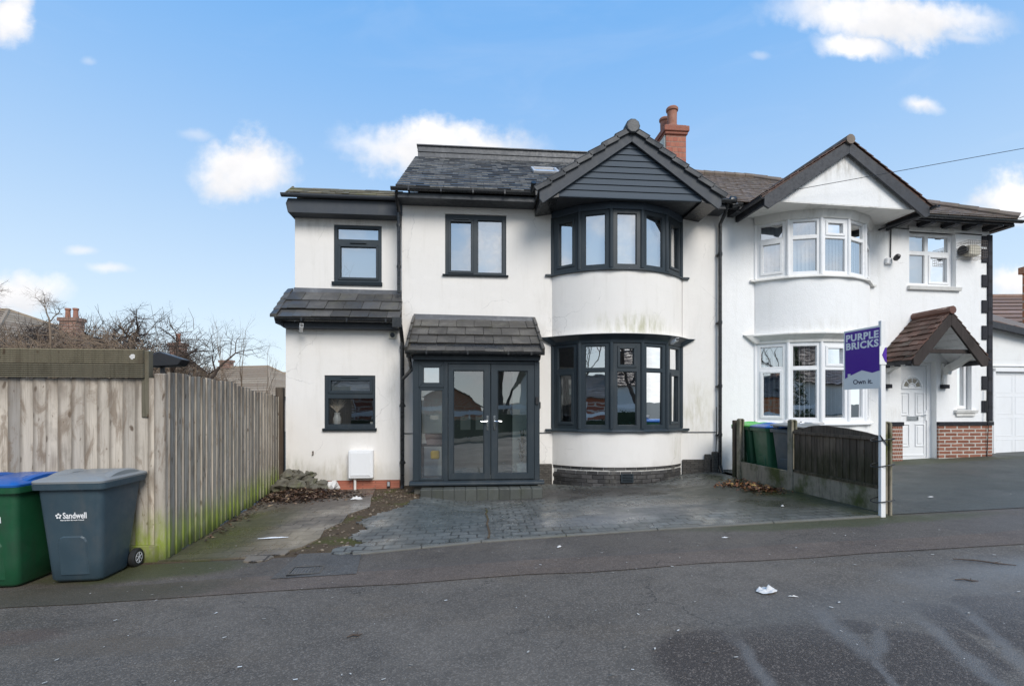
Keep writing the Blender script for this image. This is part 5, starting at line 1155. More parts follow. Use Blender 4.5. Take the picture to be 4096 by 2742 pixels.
# ================================================================== GROUND
def sst(a, b, x):
    t = max(0., min(1., (x - a) / (b - a))); return t * t * (3 - 2 * t)
def dz(x, y):
    # the paving falls gently towards the house
    return gz(x) - .125 * sst(6.2, 8.8, y) * sst(-.95, .1, x) * (1 - .75 * sst(3.2, 5.0, x))
def sheet(name, pts, lift, mat, sub=0, bump=None):
    mb = MB()
    if bump is None: mb.poly([(x, y, gz(x) + lift) for x, y in pts])
    o = mb.build(name, mat); o['kind'] = 'structure'; return o
def ground():
    mb = MB(); xs = [-700, -16, 16, 700]
    for a, b in zip(xs[:-1], xs[1:]):
        for y0, y1 in ((-700, 4), (4, 12), (12, 700)): mb.poly([(a, y0, gz(a) - .2), (b, y0, gz(b) - .2), (b, y1, gz(b) - .2), (a, y1, gz(a) - .2)])
    mb.build('ground', ground_mat)['kind'] = 'structure'
    sheet('road', [(-15.9, -3.4), (15.9, -3.4), (15.9, 4.44), (-15.9, 4.44)], -.003, asphalt_road)
    # the kerb line is sunk flush: a slightly uneven joint between road and footpath
    A = [(-15.9 + 31.8 * k / 60, 4.40 + .018 * sin(k * 1.7) + .012 * sin(k * 4.1)) for k in range(61)]
    B = [(x, 4.80 + .03 * sin(x * 2.3) + .02 * sin(x * 5.9)) for x, y in A]
    mb = MB()
    for k in range(60): mb.poly([(*A[k], gz(A[k][0]) + .003), (*A[k + 1], gz(A[k + 1][0]) + .003), (*B[k + 1], gz(B[k + 1][0]) + .003), (*B[k], gz(B[k][0]) + .003)])
    mb.build('footpath_edge', asphalt_strip)['kind'] = 'structure'
    sheet('footpath', [(-15.9, 4.6), (15.9, 4.6), (15.9, 5.78), (-15.9, 5.78)], -.0005, asphalt_path)
    sheet('footpath_repair', [(-1.78, 4.72), (-1.02, 4.72), (-1.12, 5.46), (-1.78, 5.50)], .0075, asphalt_patch)
    # front plot
    sheet('bare_ground', [(-3.6, 5.46), (-1.12, 5.40), (-1.1, 5.9), (-1.12, 6.9), (-.88, 7.9), (-.70, 8.5), (-.75, 10.3), (-4.6, 10.3)], .0005, soil_mat)
    edge = [(-1.20, 5.385), (-.5, 5.49), (.14, 5.585), (1.1, 5.64), (2.18, 5.685), (3.6, 5.70), (5.03, 5.705)]
    rag = [(-1.27, 5.42), (-1.22, 5.72), (-1.36, 6.0), (-1.31, 6.4), (-1.43, 6.9), (-1.30, 7.3), (-1.06, 7.5), (-.95, 8.0), (-.80, 8.45), (-.83, 9.2), (-.9, 10.3)]
    dr = edge + [(5.12, 5.75), (5.12, 10.3)] + rag[::-1]
    def interp(T, q, i, j):
        for p0, p1 in zip(T[:-1], T[1:]):
            if p0[i] <= q <= p1[i]: return p0[j] + (p1[j] - p0[j]) * (q - p0[i]) / max(1e-6, p1[i] - p0[i])
        return T[-1][j] if q > T[-1][i] else T[0][j]
    mb = MB(); xs = [-1.47 + .045 * k for k in range(147)]; NT_ = 60; V = {}; E_ = edge + [(5.16, 5.71)]
    def vtx(i, j):
        if (i, j) not in V:
            x = xs[i]; ye = interp(E_, x, 0, 1); y = ye + (10.3 - ye) * j / NT_
            if i < 25 and 0 < j: x += .02 * sin(j * 2.7 + i); y += .012 * sin(i * 5.1)
            V[(i, j)] = (mb.p((x, y, dz(x, y) + .022)), (x, y))
        return V[(i, j)]
    for i in range(146):
        for j in range(NT_):
            q = [vtx(i, j), vtx(i + 1, j), vtx(i + 1, j + 1), vtx(i, j + 1)]
            if q[0][1][0] < interp(rag, q[0][1][1], 1, 0) - .02 + .04 * sin(q[0][1][1] * 9.): continue
            mb.raw([k[0] for k in q], [(*k[1], 0) for k in q])
    o = mb.build('driveway', paving_dark); o['kind'] = 'structure'
    if o.data.polygons[0].normal.z < 0: o.data.flip_normals()
    so_ = o.modifiers.new('thickness', 'SOLIDIFY'); so_.thickness = .05; so_.offset = -1
    mb = MB(); c0 = Vector((.27, 7.55)); c1 = Vector((.235, 5.60))
    pts = [c0.lerp(c1, k / 8) + Vector((.012 * sin(k * 2.1), 0)) for k in range(9)]
    for p, q in zip(pts[:-1], pts[1:]): mb.poly([(p.x - .012, p.y, dz(p.x, p.y) + .029), (p.x + .012, p.y, dz(p.x, p.y) + .029), (q.x + .012, q.y, dz(q.x, q.y) + .029), (q.x - .012, q.y, dz(q.x, q.y) + .029)])
    mb.build('paving_joint', soil_mat)['kind'] = 'structure'
    mb = MB()
    for (x0, y0), (x1, y1) in zip(edge[:-1], edge[1:]):
        mb.hexa([(x0 + .006, y0 - .05, gz(x0) - .04), (x1, y1 - .05, gz(x1) - .04), (x1, y1 - .004, gz(x1) - .04), (x0 + .006, y0 - .004, gz(x0) - .04), (x0 + .006, y0 - .05, gz(x0) + .016), (x1, y1 - .05, gz(x1) + .016), (x1, y1 - .004, gz(x1) + .024), (x0 + .006, y0 - .004, gz(x0) + .024)])
    mb.build('edging_kerb', concrete, bevel=.006)['kind'] = 'structure'
    path = [(-3.2, 5.50), (-2.30, 5.455), (-2.02, 5.50), (-1.83, 5.74), (-1.74, 6.1), (-1.80, 6.5), (-1.68, 6.9), (-1.72, 7.4), (-1.5, 7.9), (-1.62, 8.6), (-1.75, 9.78), (-3.7, 9.78)]
    mb = MB(); top = [(x, y, gz(x) + .018) for x, y in path]; mb.poly(top); bot = [(x, y, gz(x) - .03) for x, y in path]
    for i in range(len(path)): j = (i + 1) % len(path); mb.poly([top[i], top[j], bot[j], bot[i]])
    mb.build('side_path', paving_brown, tris=True)['kind'] = 'structure'
    for i, (x, y, s, a) in enumerate([(-1.34, 5.52, .16, .3), (-1.98, 5.56, .10, 1.), (-2.16, 5.42, .14, 2.)]):
        rr = random.Random(i + 3); P = [(x + s * rr.uniform(.7, 1.1) * cos(a + k * .9), y + s * rr.uniform(.8, 1.3) * sin(a + k * .9)) for k in range(7)]
        mb = MB(); mb.prism(P, gz(x) - .01, gz(x) + .02, axis='z')
        o = mb.build('broken_slab', paving_dark if i == 0 else paving_brown, bevel=.006); tag(o, ['dark broken slab at the left corner of the paved driveway', 'small broken slab at the end of the old side path', 'pale broken slab lying at the footpath edge by the side path'][i], 'slab')
    sheet('neighbour_driveway', [(5.2, 5.74), (15.5, 5.60), (15.5, 12.5), (5.2, 12.5)], .006, asphalt_drive)
    # access cover
    C = thing('access_cover', 'small square metal access cover set in the footpath', 'cover', (-1.52, 4.90, gz(-1.52)), radians(4))
    m = MB(); m.panel(-.15, .15, -.12, .12, 0, .012, [(-.13, .13, -.10, .10)]); m2 = MB(); m2.M = Matrix.Rotation(radians(-90), 4, 'X') @ Matrix.Translation((0, -.015, 0)); m.v = [m2.M @ v for v in m.v]
    m.build('frame', gutter_black, C)
    m = MB(); m.box(-.128, .128, -.098, .098, -.01, .009)
    for k in range(9):
        for j in range(6): m.box(-.115 + .028 * k, -.10 + .028 * k, -.088 + .031 * j, -.082 + .031 * j + .01, .009, .013)
    m.build('plate', plain('cast_iron', (.085, .085, .085), .45, .2), C)
ground()

# ================================================================== FENCES ON THE LEFT
def side_fence():
    a = Vector((-3.14, 5.55)); b = Vector((-3.64, 10.1)); L = (b - a).length; ang = atan2(b.y - a.y, b.x - a.x)
    F = thing('timber_fence', 'weathered featheredge fence running back beside the house, green with algae along its foot', 'fence', (a.x, a.y, gz(a.x)), ang)
    rr = random.Random(11); cuts = [0.0, 2.12, L]
    for pi_ in range(2):
        mb = MB(); x = cuts[pi_] + .03; top0 = 1.97 if pi_ == 0 else 1.93
        while x < cuts[pi_ + 1] - .05:
            w = rr.uniform(.125, .165); t = x / L; top = top0 - .05 * t + rr.uniform(-.012, .012) - (.08 * ((x - cuts[1]) / 2.4) if pi_ else 0); ln = rr.uniform(-.006, .006)
            x1 = min(x + w, cuts[pi_ + 1] - .01); z0 = rr.uniform(.0, .06)
            mb.board([(x, -.02, z0), (x1 + .015, -.004, z0), (x1 + .015, .012, z0), (x, .008, z0), (x + ln, -.02 - .014, top), (x1 + .015 + ln, -.004, top + rr.uniform(-.01, .01)), (x1 + .015 + ln, .012, top), (x + ln, .008, top)][0:4] + [(x + ln, -.022, top), (x1 + .015 + ln, -.004, top + rr.uniform(-.008, .008)), (x1 + .015 + ln, .012, top), (x + ln, .008, top)], rr.random())
            x += w + rr.uniform(.012, .030)
        mb.build('fence_panel', wood_fence_side, F)
    mb = MB(); mb.box(.04, L - .12, .0125, .02, .03, 1.80, .05); mb.build('gap_shade_board', wood_dark, F)  # dark sheet added behind the boards so the gaps read as shade
    for x in (2.10, ): mb = MB(); mb.box(x - .03, x + .035, .013, .10, 0, 1.9); mb.build('fence_post', wood_dark, F)
    mb = MB(); mb.box(L - .10, L + .04, -.09, .05, 0, 1.98, .3); mb.build('fence_post', wood_dark, F, bevel=.008)
    mb = MB()
    for z in (.35, 1.1, 1.75): mb.box(.05, L - .1, .013, .05, z, z + .07)
    mb.build('arris_rail', wood_dark, F)
side_fence()
def front_fence():
    F = thing('timber_fence', 'pale knotty featheredge fence facing the road behind the wheelie bins, topped with decking boards', 'fence', (-3.14, 5.56, gz(-3.14)), 0)
    rr = random.Random(21); mb = MB(); x = -3.6
    while x < -.05:
        w = .122 + rr.uniform(-.008, .01); x1 = min(x + w - .021, -.03); top = 1.905 + rr.uniform(-.006, .006); z0 = .02 if x < -.5 else .17
        c = rr.uniform(.35, 1.); 
        if -1.62 < x + 3.14 - 3.14 < -1.5: c = .02
        mb.board([(x, -.024, z0), (x1 + .012, -.006, z0), (x1 + .012, .01, z0), (x, .01, z0), (x, -.024, top), (x1 + .012, -.006, top), (x1 + .012, .01, top), (x, .01, top)], c); x += w
    mb.build('fence_panel', wood_fence, F)
    mb = MB(); mb.box(-3.6, -.12, .0105, .02, .05, 1.88, .1); mb.build('gap_shade_board', wood_dark, F)  # dark sheet added to give the board joints their shade lines
    mb = MB(); mb.box(-.72, -.06, -.035, .012, -.01, .168, .4); mb.build('gravel_board', wood_fence, F, bevel=.005)
    mb = MB(); mb.box(-.115, .0, -.03, .09, 0, 1.955, .4); mb.build('fence_post', wood_fence, F, bevel=.01)
    for k, (z0, z1) in enumerate(((1.908, 2.052), (2.056, 2.20))):
        for (xa, xb) in ((-3.6, -1.752), (-1.748, -.20)) if k == 0 else ((-3.6, -.20),):
            mb = MB(); n = 7; prof = []
            for i in range(n):
                za = z0 + (z1 - z0) * i / n; zb = z0 + (z1 - z0) * (i + 1) / n; prof += [(-.064, za + .002), (-.064, zb - .006), (-.050, zb - .005), (-.050, zb + .001)]
            prof = [(-.03, z0)] + prof + [(-.03, z1)]
            mb.prism(prof, xa, xb, axis='x', c=.3 + .4 * k); mb.build('decking_board', wood_deck, F)
    mb = MB(); mb.box(-.235, -.165, -.029, .05, 1.5, 2.19, .2); mb.build('fence_post', wood_deck, F, bevel=.004)
    mb = MB(); mb.ball((-.30, -.064, 2.125), (.028, .004, .03), .8, 4); mb.build('bird_dropping', paper, F)
front_fence()

# ================================================================== WHEELIE BINS
def rrect(w0, w1, d0, d1, r, z, n=4):
    P = []
    for cx_, cy_, a0 in ((w1 - r, d1 - r, 0), (w0 + r, d1 - r, 90), (w0 + r, d0 + r, 180), (w1 - r, d0 + r, 270)):
        for k in range(n + 1):
            a = radians(a0 + 90 * k / n); P.append((cx_ + r * cos(a), cy_ + r * sin(a), z))
    return P
def wheelie_bin(label, body, lid, loc, rz, group, text=None, sc=.965, lidopen=0):
    # front faces -y, wheels at the back
    T = thing('wheelie_bin', label, 'bin', loc, rz, group); T.scale = (sc,) * 3
    b = MB(); S = []
    for t in (0, .03, .25, .5, .75, .93, 1):
        w = .225 + (.285 - .225) * t; d0 = -.24 - .095 * t; d1 = .17 + .13 * t; z = .015 + .945 * t; sh = .02 if t == 0 else 0
        S.append(rrect(-w + sh, w - sh, d0 + sh, d1 - sh, .055, z))
    b.loft(S); bo = b.build('body', body, T, smooth=True, angle=50)
    # shallow arched panel on the lower front
    p = MB(); tilt = lambda z: -.24 - .095 * (z - .015) / .945
    prof = [(-.115, .09), (-.115, .40), (-.10, .435), (-.075, .45), (.075, .45), (.10, .435), (.115, .40), (.115, .09)]
    outer = [(x * 1.10, z + (.012 if z > .2 else 0)) for x, z in prof]
    f = [(x, tilt(z) - .012, z) for x, z in prof]; o_ = [(x, tilt(z) + .002, z) for x, z in outer]
    p.poly(f)
    for i in range(len(f)): j = (i + 1) % len(f); p.poly([o_[i], o_[j], f[j], f[i]])
    p.build('front_panel', body, T)
    for xa, xb in ((-.29, .29),):
        r = MB(); R = []
        for dz, g in ((0, .004), (.004, .03), (.055, .034), (.06, .024)):
            R.append(rrect(-.285 - g, .285 + g, -.335 - g, .30 + g, .06, .905 + dz))
        r.loft(R); r.build('rim', body, T, smooth=True, angle=40)
    l = MB(); R = []
    for z, g, yo in ((.966, .030, 0), (.985, .034, 0), (.995, .026, 0), (1.015, -.025, .0), (1.03, -.075, 0)):
        R.append(rrect(-.285 - g, .285 + g, -.335 - g, .325 + max(g, -.02), .055, z))
    l.M = Matrix.Translation((0, .33, .966)) @ Matrix.Rotation(radians(-lidopen), 4, 'X') @ Matrix.Translation((0, -.33, -.966))
    l.loft(R); lo = l.build('lid', lid, T, smooth=True, angle=28)
    for sx in (-1, 1):                                   # raised side humps of the lid
        h = MB(); h.M = l.M; path = [(-.30, .99), (-.24, 1.012), (-.12, 1.045), (0, 1.058), (.13, 1.05), (.22, 1.03), (.28, 1.0)]
        sec = [[(sx * .17, y, z - .05), (sx * .285, y, z - .05), (sx * .285, y, z - .012), (sx * .255, y, z), (sx * .20, y, z), (sx * .17, y, z - .02)] for y, z in path]
        h.loft(sec); h.build('lid_hump', lid, lo, smooth=True, angle=40)
    h = MB(); h.tube([(-.20, .335, .93), (-.20, .40, .95), (.20, .40, .95), (.20, .335, .93)], .016, 8); h.tube([(-.27, .345, .972), (.27, .345, .972)], .018, 8); h.build('handle', body, T, smooth=True)
    for sx in (-1, 1):
        w = MB(); w.M = Matrix.Translation((sx * .255, .235, .098)) @ Matrix.Rotation(radians(90), 4, 'Y')
        w.lathe([(.05, -.03), (.085, -.03), (.098, -.018), (.098, .018), (.085, .03), (.05, .03)], 22); wo = w.build('wheel', rubber, T, smooth=True)
        w2 = MB(); w2.M = w.M; e = .031 * sx; w2.lathe([(.06, e * .9), (.058, e * 1.02), (.05, e * 1.0), (.046, e * .6)], 18); w2.lathe([(.016, e * .6), (.015, e * 1.15), (.004, e * 1.2)], 12)
        for k in range(6): a = k * pi / 3; w2.tube([(.014 * cos(a), .014 * sin(a), e * .9), (.05 * cos(a), .05 * sin(a), e * .95)], .006, 6)
        w2.build('rim', wheel_grey, wo)
    ax = MB(); ax.tube([(-.25, .235, .098), (.25, .235, .098)], .012, 8); ax.box(-.20, .20, .12, .22, .05, .16); ax.build('axle', body, T)
    if text:
        ang = atan2(.945, -.095); zc = .635
        TM = Matrix.Translation((-.115, tilt(zc) - .0035, zc)) @ Matrix.Rotation(ang, 4, 'X')
        t = text_obj('council_name', 'Sandwell', TM @ Matrix.Translation((.048, -.002, 0)), .080, letter_white, T, .0016, .0006, 0, lambda w: .205 / w)
        q = MB(); q.M = TM
        for k in range(5): a = k * 1.257 + .3; q.lathe([(.0095, 0), (.0095, .0012)], 8, origin=(.012 + .018 * cos(a), .022 + .018 * sin(a), 0))
        q.box(.018, .215, -.034, -.028, 0, .001) if False else None
        q.build('council_emblem', letter_white, T)
        text_obj('council_line', 'Metropolitan Borough Council', TM @ Matrix.Translation((.024, -.024, 0)), .0165, letter_white, T, .0003, .0006)
    return T
GB = 'wheelie bins on the pavement by the left fence'
wheelie_bin('blue grey wheelie bin with white council lettering in front of the left fence', bin_grey, bin_greylid, (-3.60, 5.19, gz(-3.6) + .001), radians(1.5), GB, text=True)
wheelie_bin('dark green wheelie bin with blue lid cut off by the left edge of the photo', bin_green, bin_blue, (-4.27, 5.16, gz(-4.27) + .001), radians(-2), GB, text=True)
GB2 = 'wheelie bins behind the low concrete post fence'
for args in (('green wheelie bin with bright lime lid behind the gap in the low fence', bin_green, bin_lime, 9.18, 4), ('mid green wheelie bin with blue lid, middle one behind the low fence gap', bin_green2, bin_blue, 8.55, -3), ('grey blue wheelie bin with grey lid behind the middle concrete fence post', bin_grey, bin_greylid, 7.92, 3)):
    wheelie_bin(args[0], args[1], args[2], (5.50, args[3], gz(5.5) + .01), radians(-90 + args[4]), GB2, lidopen=4 if args[4] == 3 else 0)
m = MB(); m.ball((5.60, 8.25, gz(5.7) + 1.045), (.16, .12, .05), .5, 2, 10, 7); tag(m.build('rubbish_bag', paper, smooth=True), 'white plastic bag lying on the bin lids behind the low fence', 'bag')
m = MB(); m.box(5.62, 5.84, 7.78, 7.98, gz(5.5) + 1.03, gz(5.5) + 1.06); tag(m.build('paper_packet', paper, bevel=.006), 'white packet lying on the grey bin lid behind the fence panel', 'packet')

# ================================================================== LOW FENCE BETWEEN THE DRIVES
def low_fence():
    x = 5.12
    F = thing('low_fence', 'low boundary fence of concrete posts, mossy gravel boards and one arched dark timber panel', 'fence', (x, 5.77, gz(x)), radians(90))
    for i, (d, hgt) in enumerate(((0, 1.13), (1.78, 1.11), (3.30, 1.09))):
        p = MB(); w = .055; p.box(d - w, d + w, -.05, -.018, -.1, hgt); p.box(d - w, d + w, .018, .05, -.1, hgt); p.box(d - .028, d + .028, -.017, .017, -.1, hgt)
        p.hexa([(d - w, -.05, hgt), (d + w, -.05, hgt), (d + w, .05, hgt), (d - w, .05, hgt), (d - w + .02, -.03, hgt + .018), (d + w - .02, -.03, hgt + .018), (d + w - .02, .03, hgt + .018), (d - w + .02, .03, hgt + .018)]); p.build('concrete_post', mossy_concrete, F, bevel=.008)
    for a, b in ((.03, 1.75), (1.81, 3.27)): p = MB(); p.box(a, b, -.022, .022, -.05, .30); p.build('gravel_board', mossy_concrete, F, bevel=.006)
    p = MB(); n = 13; rr = random.Random(4)
    for k in range(n):
        a = .065 + 1.65 * k / n; b = .065 + 1.65 * (k + 1) / n; p.hexa([(a, .012, .33), (b + .012, .002, .33), (b + .012, -.004, .33), (a, -.004, .33), (a, .012, .93), (b + .012, .002, .93), (b + .012, -.004, .93), (a, -.004, .93)], rr.random())
    pn = p.build('timber_panel', wood_panel, F)
    p = MB(); N = 14; top = [(.06 + 1.66 * k / N, .965 + .085 * sin(pi * k / N) ** .9 - .012 * sin(2.2 * pi * k / N) + rr.uniform(-.006, .006)) for k in range(N + 1)]
    p.prism([(.06, .93)] + top + [(1.72, .93)], -.012, .020, .2); p.build('arched_top', wood_panel, pn)
    p = MB(); p.box(.06, 1.72, .0135, .034, .905, .95, .6); p.box(.06, 1.72, .0135, .034, .305, .35, .5); p.build('panel_rail', wood_panel, pn, bevel=.004)
    # old wooden post next to the wall
    p = MB(); p.box(3.42, 3.52, -.05, .05, -.05, 1.07); p.build('timber_post', wood_dark, F, bevel=.01)
low_fence()
# estate agent's board
def sign_board():
    bx, by = 4.985, 5.665; zb = gz(bx)
    S = thing('sale_board', 'purple and white estate agent board on a white post tied to the concrete fence post', 'sign', (bx, by, zb), 0)
    m = MB(); m.box(-.03, .03, -.022, .022, .0, 2.37); m.build('post', timber_white, S, bevel=.003)
    ang = atan2(.50, -.03)                   # board runs back from the post
    # board local axes: X reads left (far end) to right (post)
    far = Vector((-.075, .525, 0)); near = Vector((-.034, -.012, 0)); ux = (near - far).normalized(); W = (near - far).length
    Mx = Matrix.Translation((far.x, far.y, 1.56)) @ Matrix(((ux.x, 0, -abs(ux.y), 0), (ux.y, 0, -ux.x, 0), (0, 1, 0, 0), (0, 0, 0, 1)))
    n = Vector((ux.y, -ux.x, 0)); n = Vector((-abs(n.x), n.y if n.x < 0 else -n.y, 0))
    Mx = Matrix(((ux.x, 0, n.x, far.x), (ux.y, 0, n.y, far.y), (0, 1, 0, 1.555), (0, 0, 0, 1)))
    hgt = .76
    b = MB(); b.M = Mx; b.prism([(0, 0), (W, 0), (W, hgt), (0, hgt)], -.006, 0, axis='z'); bd = b.build('board', board_white, S)
    p = MB(); p.M = Mx; y = lambda f: hgt * (1 - f)
    p.prism([(.022, y(.03)), (W - .005, y(.03)), (W - .005, y(.715)), (W * .80, y(.745)), (W * .52, y(.69)), (W * .20, y(.765)), (W * .20, y(.735)), (W * .115, y(.735)), (W * .115, y(.79)), (.022, y(.815))], .0008, .0022, axis='z'); p.build('purple_panel', purple, bd)
    for txt, yy in (('PURPLE', .185), ('BRICKS', .325)):
        text_obj('lettering', txt, Mx @ Matrix.Translation((.035, y(yy), .0030)), .120, letter_white, bd, .0048, .0005, 0, lambda w: (W - .058) / w, 1.10)
    text_obj('lettering', 'Own it.', Mx @ Matrix.Translation((W * .27, y(.915), .0015)), .082, purple_dark, bd, .0012, .0005, 0, lambda w: W * .53 / w)
    # small flag plate on the post with a purple arrow
    f = MB(); f.prism([(-.055, 1.84), (.032, 1.84), (.032, 2.06), (-.055, 2.06)], -.030, -.0235); fp = f.build('flag_plate', board_white, S)
    f = MB(); f.prism([(-.025, 1.955), (.010, 2.04), (.032, 2.05), (.032, 1.86), (.010, 1.88)], -.0325, -.0305); f.build('arrow', purple, fp)
    t = MB()
    for z in (.19, .62, .93):
        P = []
        for k in range(15):
            a = 2 * pi * k / 14; P.append((.06 + .125 * cos(a), .06 + .115 * sin(a), z + .02 * sin(a * 1.5)))
        t.tube(P, .007, 6); t.build('cable_tie', cable_black, S); t = MB()
    t.tube([(-.02, -.03, .93), (-.06, -.04, .99), (.05, -.03, .86)], .006, 6); t.build('cable_tie', cable_black, S)
sign_board()

# ================================================================== STONES, LEAVES, LITTER
def heap_h(x, y):
    d = sqrt(((x + 2.92) / .75) ** 2 + ((y - 9.25) / .62) ** 2); return .17 * max(0, 1 - d) ** .8
def stones():
    rr = random.Random(9)
    spots = [(-3.28, 9.32, .20, .13), (-3.02, 9.22, .17, .12), (-2.80, 9.30, .16, .12), (-3.14, 9.40, .26, .14), (-2.92, 9.42, .25, .12), (-3.05, 9.36, .35, .11), (-3.24, 9.42, .35, .11), (-2.86, 9.40, .33, .09), (-2.62, 9.35, .13, .10), (-2.50, 9.48, .10, .12), (-3.40, 9.36, .12, .11), (-2.72, 9.22, .12, .08)]
    desc = ['large mossy stone low on the left of the rubble heap', 'grey stone in the middle front of the rubble heap', 'mossy stone right of centre in the rubble heap', 'brown stone in the second layer of the rubble heap', 'flat stone behind the middle of the rubble heap', 'topmost stone of the rubble heap against the wall', 'upper left stone of the rubble heap beside the fence', 'small upper right stone of the rubble heap', 'pale stone at the right foot of the rubble heap', 'broken white block at the right end of the rubble heap', 'stone wedged between the rubble heap and the fence', 'small stone half buried in dead leaves before the heap']
    for i, (x, y, z, r) in enumerate(spots):
        m = MB(); m.ball((0, 0, 0), (r * 1.18, r * .95, r * .85), .75, i + 1, 10, 7, rr.random())
        o = m.build('stone', paper if i == 9 else stone_mat, smooth=False); o.location = (x, y, z + gz(x) + .03); o.rotation_euler = (rr.uniform(-.4, .4), rr.uniform(-.4, .4), rr.uniform(0, 3)); tag(o, desc[i], 'stone', 'stones heaped against the wall')
stones()
def leaf(mb, p, s, rr, flat=.6):
    a = rr.uniform(0, 6.28); u = Vector((cos(a), sin(a), rr.uniform(-flat, flat))).normalized(); v = u.cross(Vector((rr.uniform(-flat, flat), rr.uniform(-flat, flat), 1))).normalized()
    c = rr.random(); k = Vector((0, 0, s * rr.uniform(.05, .35)))
    mb.poly([tuple(p - u * s), tuple(p + v * s * .45 + k), tuple(p + u * s * 1.1), tuple(p - v * s * .45 + k)], c)
def interp2(y):
    T = [(5.4, -1.25), (6.0, -1.36), (6.9, -1.43), (7.5, -1.06), (8.45, -.80), (10.3, -.9)]
    for a, b in zip(T[:-1], T[1:]):
        if a[0] <= y <= b[0]: return a[1] + (b[1] - a[1]) * (y - a[0]) / (b[0] - a[0])
    return -1.2
def leaves():
    rr = random.Random(14); mb = MB()
    for k in range(2600):
        x = rr.gauss(-2.95, .42); y = rr.gauss(9.12, .25)
        if y > 9.68 or x < -3.55: continue
        leaf(mb, Vector((x, y, gz(x) + .02 + heap_h(x, y) * rr.uniform(.75, 1.05))), rr.uniform(.015, .05), rr)
    for k in range(260):
        t = rr.random(); x = -3.2 - .32 * t + abs(rr.gauss(0, .10)); y = 6.2 + 3. * t; leaf(mb, Vector((x, y, gz(x) + .025)), rr.uniform(.01, .035), rr, .2)
    for k in range(500):
        x = rr.gauss(-1.35, .35); y = rr.gauss(8.75, .35)
        if x > -.82: continue
        leaf(mb, Vector((x, y, gz(x) + .008)), rr.uniform(.006, .022), rr, .3)
    tag(mb.build('leaf_litter', leaf_litter), 'dark dead leaves drifted against the fence and rubble heap', 'leaves', kind='stuff')
    mb = MB()
    for k in range(170):
        y = rr.uniform(7.2, 9.0); x = 4.98 - abs(rr.gauss(0, .16)) - .0; leaf(mb, Vector((x, y, dz(x, y) + .03 + .05 * rr.random() * max(0, 1 - (4.98 - x) / .3))), rr.uniform(.01, .04), rr, .6)
    for cx_, cy_, n_, sp in ((4.62, 7.75, 90, .11), (4.78, 7.55, 60, .08), (4.5, 8.35, 90, .13), (4.75, 8.1, 60, .12)):
        for k in range(n_): x = rr.gauss(cx_, sp); y = rr.gauss(cy_, sp); leaf(mb, Vector((x, y, dz(x, y) + .03 + .05 * rr.random())), rr.uniform(.025, .055), rr, .7)
    tag(mb.build('autumn_leaves', leaf_orange), 'orange and yellow dead leaves along the foot of the low fence', 'leaves', kind='stuff')
    mb = MB()
    for k in range(420):
        x = rr.uniform(-4, 7.5); y = rr.uniform(2.4, 5.35); s = rr.choice((.005, .006, .008, .012)); z = gz(x) + .009; a = rr.uniform(0, 3.1); u = Vector((cos(a), sin(a), 0)) * s; v = Vector((-sin(a), cos(a), 0)) * s * .4; p = Vector((x, y, z))
        mb.poly([tuple(p - u - v), tuple(p + u - v), tuple(p + u + v), tuple(p - u + v)], rr.random())
    for k in range(160):
        x = rr.uniform(-3, 10); y = rr.uniform(5.6, 9.0); s = rr.choice((.006, .01, .014)); z = (dz(x, y) if x < 5.1 else gz(x) - .015) + .03; p = Vector((x, y, z)); leaf(mb, p, s, rr, .1)
    tag(mb.build('pavement_grit', m_leaves('pale_grit', [(0., (.06, .05, .04)), (.5, (.25, .22, .18)), (.85, (.55, .52, .47)), (1., (.8, .78, .74))])), 'pale grit and scraps scattered over road and pavement', 'grit', kind='stuff')
    mb = MB()
    for k in range(420):
        x = rr.uniform(-1.85, -.75); y = rr.uniform(5.5, 9.5); r = rr.uniform(.006, .026)
        if x > interp2(y) - .02 or y < 5.45: continue
        mb.ball((x, y, gz(x) + r * .3), (r, r * .9, r * .6), .8, k, 5, 4, rr.random())
    tag(mb.build('soil_clods', m_leaves('soil_clod', [(0., (.05, .035, .024)), (.6, (.13, .095, .065)), (1., (.26, .21, .15))])), 'crumbs of soil and stone on the bare strip beside the driveway', 'soil', kind='stuff')
    # single pieces of litter
    def scrap(x, y, l, w, h, az, label, name='paper_scrap', mat=paper, up=.03):
        if name == 'paper_scrap': l *= .7; w *= .7
        m = MB(); n = 9
        P = [[(l * (i / n - .5), w * (j / n - .5) * (1 - .5 * (2 * i / n - 1) ** 2), h * (mnoise.noise(Vector((i * .55 + x * 3, j * .55, y))) + .45) * (1 - (2 * i / n - 1) ** 2) * (1 - .8 * (2 * j / n - 1) ** 2)) for i in range(n + 1)] for j in range(n + 1)]
        for j in range(n):
            for i in range(n): m.poly([P[j][i], P[j][i + 1], P[j + 1][i + 1], P[j + 1][i]])
        o = m.build(name, mat, merge=True, smooth=True, angle=50); o.location = (x, y, gz(x) + up); o.rotation_euler = (0, 0, az); tag(o, label, 'litter')
    scrap(2.30, 3.70, .17, .12, .045, .4, 'crumpled white tissue lying on the wet road', 'crumpled_tissue', up=.004)
    scrap(2.42, 3.56, .10, .02, .01, -.3, 'thin white paper strip on the road below the tissue', up=.004)
    scrap(-2.30, 6.18, .34, .045, .012, .12, 'long white strip lying on the old side path', 'white_strip', door_white, .03)
    scrap(-1.86, 8.62, .20, .11, .06, .2, 'folded white leaflet lying on the soil below the meter box', 'leaflet', up=.02)
    scrap(6.5, 6.55, .14, .07, .01, .3, 'white paper scrap on the dark neighbouring driveway', up=.012); scrap(2.75, 5.18, .11, .05, .01, .1, 'white paper scrap on the mossy footpath edge', up=.006)
